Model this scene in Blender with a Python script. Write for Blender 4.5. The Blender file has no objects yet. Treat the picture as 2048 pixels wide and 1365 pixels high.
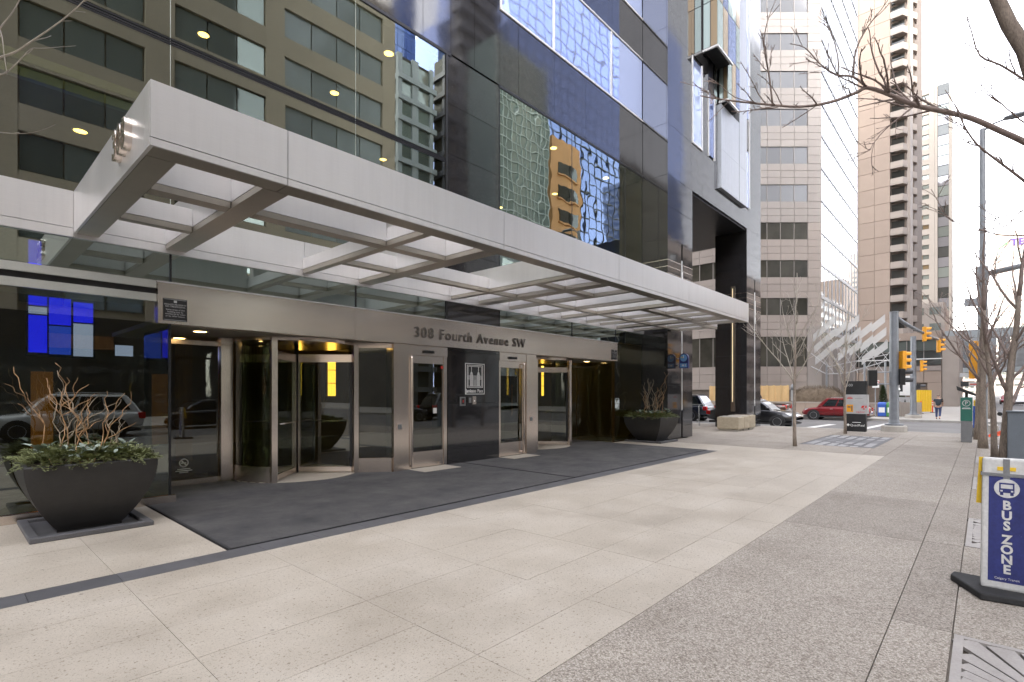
import bpy, math, random
from mathutils import Vector
R = math.radians
S = bpy.context.scene
COL = S.collection

# ------------------------------------------------------------------ camera, sky, sun, exposure
TH = math.atan(944 / 1041.5)            # view azimuth: X runs along the street, Y into the building
cam_d = bpy.data.cameras.new('camera')
cam_d.sensor_width = 36.0
cam_d.lens = 1041.5 / 2048 * 36
cam_d.shift_y = 102.5 / 2048
cam_d.clip_end = 3000
cam_d.clip_start = 0.05
cam = bpy.data.objects.new('camera', cam_d)
COL.objects.link(cam)
cam.location = (0, 0, 1.65)
cam.rotation_euler = (R(90), 0, TH - R(90))
S.camera = cam

SUN_EL = R(36)
SUN_DIR = Vector((-0.36, -0.93, 0)).normalized()
W = bpy.data.worlds.new('World')
S.world = W
W.use_nodes = True
wn, wl = W.node_tree.nodes, W.node_tree.links
wn.clear()
sky = wn.new('ShaderNodeTexSky')
sky.sky_type = 'NISHITA'
sky.sun_disc = False
sky.sun_elevation = SUN_EL
sky.sun_rotation = math.atan2(SUN_DIR.x, SUN_DIR.y)
sky.altitude = 1000
sky.air_density = 1.0
sky.dust_density = 1.2
sky.ozone_density = 1.0
bw = wn.new('ShaderNodeRGBToBW')
mixs = wn.new('ShaderNodeMix'); mixs.data_type = 'RGBA'
mixs.inputs[0].default_value = 0.76      # thin high haze takes most of the blue out of the sky
wl.new(sky.outputs[0], bw.inputs[0])
wl.new(sky.outputs[0], mixs.inputs[6])
hz = wn.new('ShaderNodeMix'); hz.data_type = 'RGBA'; hz.blend_type = 'MULTIPLY'
hz.inputs[0].default_value = 1.0
hz.inputs[7].default_value = (1.10, 1.0, 0.895, 1)
wl.new(bw.outputs[0], hz.inputs[6])
wl.new(hz.outputs[2], mixs.inputs[7])
bg = wn.new('ShaderNodeBackground')
bg.inputs[1].default_value = 0.15
wl.new(mixs.outputs[2], bg.inputs[0])
wo = wn.new('ShaderNodeOutputWorld')
wl.new(bg.outputs[0], wo.inputs[0])

sun_d = bpy.data.lights.new('sun', 'SUN')
sun_d.energy = 0.5
sun_d.angle = R(10)
sun_d.color = (1.0, 0.95, 0.88)
sun = bpy.data.objects.new('sun', sun_d)
COL.objects.link(sun)
sd = Vector((SUN_DIR.x * math.cos(SUN_EL), SUN_DIR.y * math.cos(SUN_EL), math.sin(SUN_EL)))
sun.rotation_euler = (-sd).to_track_quat('-Z', 'Y').to_euler()
sun.location = sd * 200

S.view_settings.view_transform = 'Standard'
S.view_settings.look = 'None'
S.view_settings.gamma = 1.0
S.view_settings.use_curve_mapping = False
S.view_settings.exposure = 4.0
S.render.engine = 'CYCLES'
S.cycles.max_bounces = 10
S.cycles.diffuse_bounces = 4
S.cycles.glossy_bounces = 5
S.cycles.transmission_bounces = 6
S.cycles.transparent_max_bounces = 16
S.cycles.caustics_reflective = False
S.cycles.caustics_refractive = False
S.cycles.sample_clamp_indirect = 6.0
S.cycles.use_denoising = True

# ------------------------------------------------------------------ materials
MT = {}
def nt(name):
    m = bpy.data.materials.new(name); m.use_nodes = True
    n = m.node_tree.nodes; l = m.node_tree.links
    return m, n, l, n['Principled BSDF'], n['Material Output']

def pos_node(n, l, scale=(1, 1, 1)):
    g = n.new('ShaderNodeNewGeometry')
    mp = n.new('ShaderNodeMapping'); mp.inputs['Scale'].default_value = scale
    l.new(g.outputs['Position'], mp.inputs['Vector'])
    return mp.outputs[0]

def noise(n, l, vec, scale, detail=4, rough=0.6):
    t = n.new('ShaderNodeTexNoise'); t.inputs['Scale'].default_value = scale
    t.inputs['Detail'].default_value = detail; t.inputs['Roughness'].default_value = rough
    l.new(vec, t.inputs['Vector']); return t.outputs[0]

def ramp(n, l, fac, stops):
    r = n.new('ShaderNodeValToRGB'); e = r.color_ramp.elements
    while len(e) < len(stops): e.new(0.5)
    for i, (p, c) in enumerate(stops):
        e[i].position = p; e[i].color = (*c, 1) if len(c) == 3 else c
    l.new(fac, r.inputs[0]); return r.outputs[0]

def mixc(n, l, fac, a, b, mode='MIX'):
    m = n.new('ShaderNodeMix'); m.data_type = 'RGBA'; m.blend_type = mode
    for i, v in ((0, fac), (6, a), (7, b)):
        if hasattr(v, 'links'): l.new(v, m.inputs[i])
        elif i == 0: m.inputs[0].default_value = v
        else: m.inputs[i].default_value = (*v, 1)
    return m.outputs[2]

def bump(n, l, p, h, strength, dist):
    b = n.new('ShaderNodeBump'); b.inputs['Strength'].default_value = strength
    b.inputs['Distance'].default_value = dist
    l.new(h, b.inputs['Height']); l.new(b.outputs[0], p.inputs['Normal'])

def sh(c, k): return tuple(min(1, max(0, x * k)) for x in c)

def mat(name, col, rough=0.6, metal=0.0, spec=0.5, var=0.18, scale=6.0, fine=60.0, fvar=0.08, bmp=0.0, bscale=80.0,
        bdist=0.002, rand=0.0, stretch=(1, 1, 1), rvar=0.0, coat=0.0, ior=1.5, streak=0.0, scuff=None):
    if name in MT: return MT[name]
    m, n, l, p, o = nt(name)
    v = pos_node(n, l, stretch)
    a = noise(n, l, v, scale)
    c = ramp(n, l, a, [(0.25, sh(col, 1 - var)), (0.75, sh(col, 1 + var))])
    if fvar:
        f = noise(n, l, v, fine, 2)
        fr = ramp(n, l, f, [(0.3, (1 - fvar,) * 3), (0.7, (1 + fvar,) * 3)])
        c = mixc(n, l, 1.0, c, fr, 'MULTIPLY')
    if rand:
        oi = n.new('ShaderNodeObjectInfo')
        rr = ramp(n, l, oi.outputs['Random'], [(0, (1 - rand,) * 3), (1, (1 + rand,) * 3)])
        c = mixc(n, l, 1.0, c, rr, 'MULTIPLY')
    if streak:                                                            # rain streaks and grime running down a face
        sv = pos_node(n, l, (7, 7, .35)); sn = noise(n, l, sv, 1.0, 6, 0.7)
        c = mixc(n, l, 1.0, c, ramp(n, l, sn, [(0.30, (1 - streak,) * 3), (0.52, (1, 1, 1)), (0.75, (1 + streak * .25,) * 3)]), 'MULTIPLY')
    if scuff:
        sf = noise(n, l, v, scuff[1], 8, 0.85)
        c = mixc(n, l, ramp(n, l, sf, [(scuff[2], (0, 0, 0)), (scuff[2] + .04, (0.8,) * 3)]), c, scuff[0])
    l.new(c, p.inputs['Base Color'])
    p.inputs['Metallic'].default_value = metal
    p.inputs['Roughness'].default_value = rough
    p.inputs['Specular IOR Level'].default_value = spec
    p.inputs['IOR'].default_value = ior
    p.inputs['Coat Weight'].default_value = coat
    p.inputs['Coat Roughness'].default_value = 0.04
    if rvar:
        r = ramp(n, l, a, [(0.3, (rough - rvar,) * 3), (0.7, (rough + rvar,) * 3)])
        l.new(r, p.inputs['Roughness'])
    if bmp:
        b = noise(n, l, v, bscale, 3)
        bump(n, l, p, b, bmp, bdist)
    MT[name] = m
    return m

def glow(name, col, strength):
    if name in MT: return MT[name]
    m, n, l, p, o = nt(name)
    p.inputs['Base Color'].default_value = (*col, 1)
    v = pos_node(n, l); f = noise(n, l, v, 3.0)
    c = ramp(n, l, f, [(0.2, sh(col, 0.8)), (0.8, sh(col, 1.0))])
    l.new(c, p.inputs['Emission Color'])
    p.inputs['Emission Strength'].default_value = strength
    MT[name] = m
    return m

def glass(name, tint, base=0.12, ior=1.6, wav=0.0, wscale=0.5, refl=(1, 1, 1), rough=0.0, dens=0.0):
    """Thin pane: Fresnel mirror over a tinted see-through sheet."""
    if name in MT: return MT[name]
    m, n, l, p, o = nt(name)
    n.remove(p)
    tr = n.new('ShaderNodeBsdfTransparent'); tr.inputs[0].default_value = (*tint, 1)
    gl = n.new('ShaderNodeBsdfGlossy'); gl.inputs[0].default_value = (*refl, 1); gl.inputs['Roughness'].default_value = rough
    fr = n.new('ShaderNodeFresnel'); fr.inputs[0].default_value = ior
    ge = n.new('ShaderNodeNewGeometry')
    ad = n.new('ShaderNodeMath'); ad.operation = 'ADD'; ad.use_clamp = True; ad.inputs[1].default_value = base
    l.new(fr.outputs[0], ad.inputs[0])
    inv = n.new('ShaderNodeMath'); inv.operation = 'SUBTRACT'; inv.inputs[0].default_value = 1.0
    l.new(ge.outputs['Backfacing'], inv.inputs[1])
    mu = n.new('ShaderNodeMath'); mu.operation = 'MULTIPLY'
    l.new(ad.outputs[0], mu.inputs[0]); l.new(inv.outputs[0], mu.inputs[1])
    if wav:
        v = pos_node(n, l); f = noise(n, l, v, wscale, 1.0, 0.4)
        b = n.new('ShaderNodeBump'); b.inputs['Strength'].default_value = 1.0; b.inputs['Distance'].default_value = wav
        l.new(f, b.inputs['Height']); l.new(b.outputs[0], gl.inputs['Normal'])
    mx = n.new('ShaderNodeMixShader')
    l.new(mu.outputs[0], mx.inputs[0]); l.new(tr.outputs[0], mx.inputs[1]); l.new(gl.outputs[0], mx.inputs[2])
    out = mx.outputs[0]
    l.new(out, o.inputs[0])
    MT[name] = m
    return m

def perforated(name, col, cover):
    m, n, l, p, o = nt(name)
    v = pos_node(n, l); f = noise(n, l, v, 2.0)
    l.new(ramp(n, l, f, [(.3, sh(col, .93)), (.7, sh(col, 1.05))]), p.inputs['Base Color'])
    p.inputs['Roughness'].default_value = .5
    tr = n.new('ShaderNodeBsdfTransparent'); mx = n.new('ShaderNodeMixShader'); mx.inputs[0].default_value = cover
    l.new(tr.outputs[0], mx.inputs[1]); l.new(p.outputs[0], mx.inputs[2]); l.new(mx.outputs[0], o.inputs[0])
    MT[name] = m

def mirrorglass(name, col, rough=0.02, wav=0.02, wscale=0.35, var=0.2):
    """Opaque coated glass of a far tower: dark tinted body with strong reflections."""
    if name in MT: return MT[name]
    m, n, l, p, o = nt(name)
    v = pos_node(n, l); f = noise(n, l, v, wscale, 1.5, 0.5)
    oi = n.new('ShaderNodeObjectInfo')
    c = ramp(n, l, oi.outputs['Random'], [(0, sh(col, 1 - var)), (1, sh(col, 1 + var))])
    l.new(c, p.inputs['Base Color'])
    p.inputs['Roughness'].default_value = rough
    p.inputs['Metallic'].default_value = 0.55
    p.inputs['Specular IOR Level'].default_value = 1.0
    bump(n, l, p, f, 1.0, wav)
    MT[name] = m
    return m

def granite_beige():
    m, n, l, p, o = nt('beige granite paving')
    v = pos_node(n, l)
    a = noise(n, l, v, 1.1, 5, 0.65)
    c = ramp(n, l, a, [(0.28, (0.40, 0.358, 0.295)), (0.5, (0.465, 0.42, 0.352)), (0.74, (0.52, 0.478, 0.412))])
    sp = noise(n, l, v, 95, 3, 0.75)
    c = mixc(n, l, 1.0, c, ramp(n, l, sp, [(0.30, (0.40, 0.37, 0.33)), (0.44, (1, 1, 1)), (0.62, (1.02, 1.0, 0.97)), (0.72, (1.16, 1.14, 1.1))]), 'MULTIPLY')
    s2 = noise(n, l, v, 40, 2, 0.6)
    c = mixc(n, l, 1.0, c, ramp(n, l, s2, [(0.30, (0.50, 0.46, 0.42)), (0.40, (1, 1, 1))]), 'MULTIPLY')
    dt = noise(n, l, v, 0.45, 9, 0.72)
    c = mixc(n, l, 1.0, c, ramp(n, l, dt, [(0.33, (0.87, 0.865, 0.86)), (0.50, (1, 1, 1)), (0.66, (1.04, 1.04, 1.04))]), 'MULTIPLY')
    st = noise(n, l, v, 1.9, 6, 0.8)
    c = mixc(n, l, ramp(n, l, st, [(0.66, (0, 0, 0)), (0.76, (0.55,) * 3)]), c, (0.30, 0.20, 0.12))
    gm = n.new('ShaderNodeTexVoronoi'); gm.inputs['Scale'].default_value = 1.7; l.new(v, gm.inputs['Vector'])
    c = mixc(n, l, ramp(n, l, gm.outputs['Distance'], [(0.022, (0.55,) * 3), (0.032, (0, 0, 0))]), c, (0.10, 0.09, 0.08))
    oi = n.new('ShaderNodeObjectInfo')
    c = mixc(n, l, 1.0, c, ramp(n, l, oi.outputs['Random'], [(0, (0.965, 0.96, 0.955)), (1, (1.03, 1.03, 1.03))]), 'MULTIPLY')
    l.new(c, p.inputs['Base Color'])
    p.inputs['Roughness'].default_value = 0.55
    l.new(ramp(n, l, a, [(0.3, (0.42,) * 3), (0.7, (0.62,) * 3)]), p.inputs['Roughness'])
    bump(n, l, p, sp, 0.12, 0.002)
    MT['paver'] = m

def aggregate():
    m, n, l, p, o = nt('exposed aggregate concrete')
    v = pos_node(n, l)
    vo = n.new('ShaderNodeTexVoronoi'); vo.inputs['Scale'].default_value = 105; l.new(v, vo.inputs['Vector'])
    c = ramp(n, l, vo.outputs['Color'], [(0.1, (0.19, 0.163, 0.13)), (0.45, (0.345, 0.31, 0.265)), (0.85, (0.49, 0.448, 0.395))])
    e = ramp(n, l, vo.outputs['Distance'], [(0.35, (1, 1, 1)), (0.75, (0.62, 0.60, 0.58))])
    c = mixc(n, l, 0.8, c, e, 'MULTIPLY')
    a = noise(n, l, v, 0.8, 6, 0.7)
    c = mixc(n, l, 1.0, c, ramp(n, l, a, [(0.28, (0.80, 0.78, 0.76)), (0.5, (1, 1, 1)), (0.72, (1.12, 1.12, 1.11))]), 'MULTIPLY')
    st = noise(n, l, v, 3.3, 3, 0.6)
    c = mixc(n, l, 1.0, c, ramp(n, l, st, [(0.24, (0.72, 0.7, 0.68)), (0.34, (1, 1, 1))]), 'MULTIPLY')
    gm = n.new('ShaderNodeTexVoronoi'); gm.inputs['Scale'].default_value = 1.3; l.new(v, gm.inputs['Vector'])
    c = mixc(n, l, ramp(n, l, gm.outputs['Distance'], [(0.02, (0.6,) * 3), (0.03, (0, 0, 0))]), c, (0.08, 0.075, 0.07))
    oi = n.new('ShaderNodeObjectInfo')
    c = mixc(n, l, 1.0, c, ramp(n, l, oi.outputs['Random'], [(0, (0.90, 0.89, 0.88)), (1, (1.10, 1.10, 1.09))]), 'MULTIPLY')
    l.new(c, p.inputs['Base Color'])
    p.inputs['Roughness'].default_value = 0.8
    bump(n, l, p, vo.outputs['Distance'], 0.5, 0.003)
    MT['agg'] = m

def polished_granite():
    m, n, l, p, o = nt('polished black granite')
    v = pos_node(n, l)
    a = noise(n, l, v, 55, 3, 0.7)
    c = ramp(n, l, a, [(0.35, (0.010, 0.010, 0.011)), (0.6, (0.030, 0.029, 0.030)), (0.75, (0.07, 0.07, 0.075))])
    oi = n.new('ShaderNodeObjectInfo')
    c = mixc(n, l, 1.0, c, ramp(n, l, oi.outputs['Random'], [(0, (0.8,) * 3), (1, (1.25,) * 3)]), 'MULTIPLY')
    l.new(c, p.inputs['Base Color'])
    p.inputs['Roughness'].default_value = 0.05
    b = noise(n, l, v, 5.0, 4, 0.7)
    l.new(ramp(n, l, b, [(0.3, (0.035,) * 3), (0.75, (0.085,) * 3)]), p.inputs['Roughness'])
    p.inputs['IOR'].default_value = 1.85
    p.inputs['Specular IOR Level'].default_value = 0.5
    f = noise(n, l, v, 0.7, 1.0, 0.4)
    bump(n, l, p, f, 1.0, 0.004)
    MT['granite'] = m

def carpet():
    m, n, l, p, o = nt('charcoal entrance carpet')
    v = pos_node(n, l)
    a = noise(n, l, v, 1.3, 5, 0.7)
    c = ramp(n, l, a, [(0.28, (0.030, 0.030, 0.033)), (0.72, (0.098, 0.094, 0.09))])
    f = noise(n, l, v, 260, 2, 0.8)
    c = mixc(n, l, 1.0, c, ramp(n, l, f, [(0.3, (0.5,) * 3), (0.7, (1.6,) * 3)]), 'MULTIPLY')
    s = noise(n, l, v, 130, 1, 0.5)
    c = mixc(n, l, ramp(n, l, s, [(0.74, (0, 0, 0)), (0.77, (0.6,) * 3)]), c, (0.3, 0.29, 0.27))
    l.new(c, p.inputs['Base Color'])
    p.inputs['Roughness'].default_value = 0.9
    bump(n, l, p, f, 0.6, 0.004)
    MT['carpet'] = m

def asphalt():
    m, n, l, p, o = nt('worn asphalt')
    v = pos_node(n, l)
    a = noise(n, l, v, 0.35, 6, 0.7)
    c = ramp(n, l, a, [(0.3, (0.105, 0.10, 0.096)), (0.7, (0.165, 0.158, 0.15))])
    f = noise(n, l, v, 70, 3, 0.8)
    c = mixc(n, l, 1.0, c, ramp(n, l, f, [(0.3, (0.75,) * 3), (0.7, (1.25,) * 3)]), 'MULTIPLY')
    cr = n.new('ShaderNodeTexVoronoi'); cr.feature = 'DISTANCE_TO_EDGE'; cr.inputs['Scale'].default_value = 0.22
    l.new(v, cr.inputs['Vector'])
    c = mixc(n, l, 1.0, c, ramp(n, l, cr.outputs[0], [(0.0, (0.55,) * 3), (0.012, (1, 1, 1))]), 'MULTIPLY')
    l.new(c, p.inputs['Base Color'])
    p.inputs['Roughness'].default_value = 0.75
    bump(n, l, p, f, 0.3, 0.004)
    MT['asphalt'] = m

granite_beige(); aggregate(); polished_granite(); carpet(); asphalt()
mat('steel', (0.80, 0.715, 0.645), 0.25, 1.0, var=0.025, scale=3, fine=220, fvar=0.03, stretch=(0.05, 1, 1), rvar=0.015)
mat('steel_v', (0.80, 0.715, 0.64), 0.22, 1.0, var=0.03, scale=3, fine=200, fvar=0.03, stretch=(1, 1, 0.04), rvar=0.02)
mat('letter', (0.13, 0.118, 0.105), 0.42, 0.6, var=0.05)  # darker than the steel: shadow on the letters put into their colour
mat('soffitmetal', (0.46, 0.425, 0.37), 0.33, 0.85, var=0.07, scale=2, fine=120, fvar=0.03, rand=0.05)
mat('grout', (0.27, 0.235, 0.19), 0.9, var=0.2, scale=4)
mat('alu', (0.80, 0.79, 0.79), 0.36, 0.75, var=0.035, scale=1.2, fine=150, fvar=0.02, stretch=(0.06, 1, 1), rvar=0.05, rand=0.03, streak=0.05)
mat('aluband', (0.55, 0.56, 0.52), 0.4, 0.6, var=0.06, scale=2, fvar=0.03)
mat('baypanel', (0.40, 0.42, 0.45), 0.4, 0.4, var=0.06, streak=.1)
mat('whitetrim', (0.75, 0.75, 0.74), 0.35, 0.1, var=0.05)
mat('black', (0.016, 0.016, 0.017), 0.35, var=0.2)
mat('blackmetal', (0.022, 0.022, 0.024), 0.4, 0.3, var=0.2)
mat('stripstone', (0.095, 0.095, 0.10), 0.5, var=0.18, scale=4, fine=140, fvar=0.2, rand=0.12)
mat('concrete', (0.40, 0.375, 0.335), 0.85, var=0.12, scale=2, fine=120, fvar=0.14, bmp=0.2, rand=0.06)
mat('kerb', (0.36, 0.345, 0.315), 0.8, var=0.14, scale=3, fine=90, fvar=0.1, bmp=0.2)
mat('roadpaint', (0.62, 0.61, 0.58), 0.7, var=0.2, scale=9, fine=40, fvar=0.15)
mat('aggpot', (0.40, 0.345, 0.255), 0.85, var=0.1, scale=8, fine=70, fvar=0.3, bmp=0.6, bscale=70, bdist=0.006)
mat('planter', (0.030, 0.029, 0.028), 0.5, var=0.15, scale=8, fine=150, fvar=0.12, bmp=0.05)
mat('soil', (0.05, 0.035, 0.022), 0.95, var=0.3, scale=30, bmp=0.5)
mat('bark', (0.25, 0.205, 0.165), 0.9, var=0.3, scale=14, fine=60, fvar=0.25, bmp=0.6, bscale=35, bdist=0.008, stretch=(1, 1, 0.25))
mat('twig', (0.24, 0.185, 0.16), 0.85, var=0.25, scale=10)
mat('palebark', (0.42, 0.38, 0.32), 0.85, var=0.2, scale=14)
mat('willow', (0.42, 0.245, 0.115), 0.6, var=0.35, scale=9, fvar=0.1)
mat('willowgrey', (0.36, 0.29, 0.20), 0.65, var=0.25, scale=9)
mat('cedar', (0.21, 0.235, 0.095), 0.7, var=0.45, scale=18, rand=0.2)
mat('sage', (0.27, 0.325, 0.27), 0.55, var=0.3, scale=20, rand=0.25)
mat('darkleaf', (0.07, 0.10, 0.06), 0.45, var=0.3, scale=14, rand=0.25)
mat('dryleaf', (0.25, 0.13, 0.055), 0.8, var=0.3, scale=20, rand=0.2)
mat('hedge', (0.175, 0.135, 0.095), 0.95, var=0.35, scale=4, fine=30, fvar=0.3)
mat('conifer', (0.05, 0.075, 0.03), 0.9, var=0.4, scale=5, fvar=0.2)
mat('galv', (0.27, 0.285, 0.30), 0.5, 0.4, var=0.12, scale=5)
mat('pole', (0.20, 0.215, 0.235), 0.5, 0.3, var=0.12, scale=5)
mat('sigyellow', (0.75, 0.33, 0.015), 0.5, var=0.08)
mat('yellow', (0.78, 0.52, 0.03), 0.55, var=0.08)
mat('orange', (0.80, 0.10, 0.03), 0.5, var=0.08)
mat('white', (0.78, 0.78, 0.76), 0.5, var=0.06)
mat('dirtywhite', (0.62, 0.62, 0.60), 0.55, var=0.12, scale=12, fine=40, fvar=0.08, scuff=((.25, .23, .2), 14, .64), streak=.12)
mat('navy', (0.020, 0.028, 0.155), 0.45, var=0.2, scale=9, fine=50, fvar=0.12, scuff=((.42, .42, .45), 11, .66), streak=.2)
mat('rubber', (0.022, 0.022, 0.023), 0.8, var=0.3, scale=12, fvar=0.2, bmp=0.3)
mat('green', (0.025, 0.16, 0.115), 0.45, var=0.06)
mat('bingreen', (0.07, 0.25, 0.08), 0.5, var=0.08)
mat('blue', (0.03, 0.10, 0.42), 0.5, var=0.08)
mat('signblue', (0.16, 0.36, 0.66), 0.4, var=0.06)
mat('grey', (0.20, 0.205, 0.21), 0.5, var=0.1)
mat('midgrey', (0.42, 0.42, 0.42), 0.5, var=0.08)
mat('boxgrey', (0.155, 0.18, 0.205), 0.5, var=0.07)
mat('red', (0.60, 0.025, 0.02), 0.45, var=0.08)
mat('pinkpanel', (0.265, 0.228, 0.205), 0.55, var=0.07, scale=0.6, fine=30, fvar=0.06, rand=0.05)
mat('palepanel', (0.25, 0.225, 0.21), 0.5, var=0.06, scale=0.6, fine=30, fvar=0.05, rand=0.04)
mat('joint', (0.13, 0.11, 0.095), 0.9)
mat('condo', (0.33, 0.262, 0.215), 0.75, var=0.05, scale=0.5, fine=15, fvar=0.04, rand=0.05)
mat('condoslab', (0.35, 0.305, 0.268), 0.7, var=0.06, scale=0.8)
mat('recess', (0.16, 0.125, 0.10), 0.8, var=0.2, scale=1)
mat('beigewall', (0.50, 0.43, 0.33), 0.8, var=0.06, scale=0.5, fine=10, fvar=0.05, rand=0.03)
mat('towerbeige', (0.27, 0.238, 0.205), 0.7, var=0.05, scale=0.4)
mat('greytower', (0.33, 0.36, 0.37), 0.7, var=0.08, scale=0.5)
mat('slate', (0.12, 0.12, 0.14), 0.7, var=0.1, scale=0.5)
mat('orangewall', (0.62, 0.32, 0.13), 0.7, var=0.08, scale=0.5)
mat('telco', (0.42, 0.35, 0.31), 0.8, var=0.05, scale=0.2)
mat('plywood', (0.62, 0.43, 0.21), 0.7, var=0.16, scale=3, fine=30, fvar=0.1, stretch=(1, 1, 0.12), rand=0.1)
mat('dark_int', (0.030, 0.026, 0.020), 0.7, var=0.3, scale=1)
mat('lobbywall', (0.17, 0.10, 0.045), 0.5, var=0.3, scale=0.8)
mat('lobbyfloor', (0.22, 0.18, 0.13), 0.25, var=0.15, scale=2)
mat('wood', (0.22, 0.105, 0.04), 0.4, var=0.25, scale=3, fine=30, stretch=(4, 4, 0.3))
mat('ceil', (0.34, 0.30, 0.24), 0.7, var=0.05)
mat('plaster', (0.46, 0.44, 0.38), 0.7, var=0.08, scale=3)
mat('gridwhite', (0.62, 0.66, 0.62), 0.5, var=0.05)
mat('skin', (0.45, 0.27, 0.19), 0.5)
mat('hair', (0.025, 0.02, 0.018), 0.6)
mat('tee', (0.018, 0.026, 0.035), 0.8)
mat('jeans', (0.035, 0.05, 0.12), 0.8, var=0.2, scale=20)
mat('tyre', (0.018, 0.018, 0.019), 0.8, fvar=0.15)
mat('rim', (0.55, 0.56, 0.57), 0.3, 0.8)
mat('trim', (0.025, 0.025, 0.027), 0.5)
mat('lens', (0.75, 0.77, 0.8), 0.1, 0.4)
mat('taillens', (0.55, 0.015, 0.015), 0.15)
mat('amber', (0.8, 0.25, 0.03), 0.2)
mat('carglass', (0.02, 0.025, 0.027), 0.03, ior=1.8)
def paint(name, col, metal=0.3): return mat(name, col, 0.32, metal, coat=1.0, var=0.05, scale=3, fvar=0.03)
perforated('perf', (.62, .615, .60), .55); mat('sign_purple', (.05, .02, .16), .5)
glow('columnglow', (1.0, .36, .06), .006); glow('lampsq', (1.0, .80, .36), .25); glow('lantern', (1.0, .58, .07), .28); glow('lampstrip', (1.0, .80, .5), 0.015)
glow('artblue', (.008, .012, .85), .20); glow('artmid', (.015, .05, .62), .13); glow('artpale', (.32, .36, .75), .11)
glass('lobbyglass', (0.62, 0.66, 0.52), base=0.18, ior=1.45, wav=0.0035, wscale=0.45, refl=(0.86, 0.93, 0.88))
glass('upglass', (0.60, 0.62, 0.44), base=0.30, ior=1.5, wav=0.0022, wscale=0.30, refl=(0.84, 0.92, 0.86))
glass('transomglass', (0.50, 0.58, 0.50), base=0.50, ior=1.5, wav=0.0015, wscale=0.4, refl=(0.82, 0.95, 0.90))
mat('grate', (0.36, 0.335, 0.31), 0.6, 0.2, var=0.12, scale=6)
glass('wavyglass', (0.55, 0.62, 0.50), base=0.30, ior=1.5, wav=0.0022, wscale=1.5, refl=(0.84, 0.95, 0.9))
glass('doorglass', (0.62, 0.66, 0.56), base=0.10, ior=1.5, wav=0.001, wscale=0.6, refl=(0.92, 0.96, 0.92))
mirrorglass('ribbonglass', (0.50, 0.60, 0.92), 0.01, 0.006, 0.6, 0.03)
mirrorglass('blueglass', (0.15, 0.215, 0.46), 0.03, 0.01, 0.3, 0.25)
mirrorglass('skyglass', (0.17, 0.18, 0.19), 0.02, 0.012, 0.35, 0.05)
mirrorglass('tealglass', (0.32, 0.40, 0.38), 0.03, 0.02, 0.3, 0.25)
mirrorglass('dkglass', (0.10, 0.105, 0.10), 0.03, 0.02, 0.4, 0.35)
mirrorglass('palewin', (0.26, 0.26, 0.275), 0.03, 0.01, 0.4, 0.12)
mat('officewin', (0.045, 0.042, 0.034), 0.06, 0.0, spec=0.35, var=0.5, scale=0.5, rand=0.3)
mat('skytonewin', (0.30, 0.34, 0.345), 0.12, 0.0, var=0.15, scale=0.4, rand=0.2)  # sky reflection put into the pane colour as a pale tone
mirrorglass('winglass', (0.24, 0.27, 0.25), 0.04, 0.02, 0.4, 0.3)
mirrorglass('warmwin', (0.30, 0.22, 0.13), 0.06, 0.02, 0.4, 0.4)

# ------------------------------------------------------------------ mesh helpers
def wloc(o):
    v = Vector((0, 0, 0))
    while o is not None:
        v += o.location; o = o.parent
    return v

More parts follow.
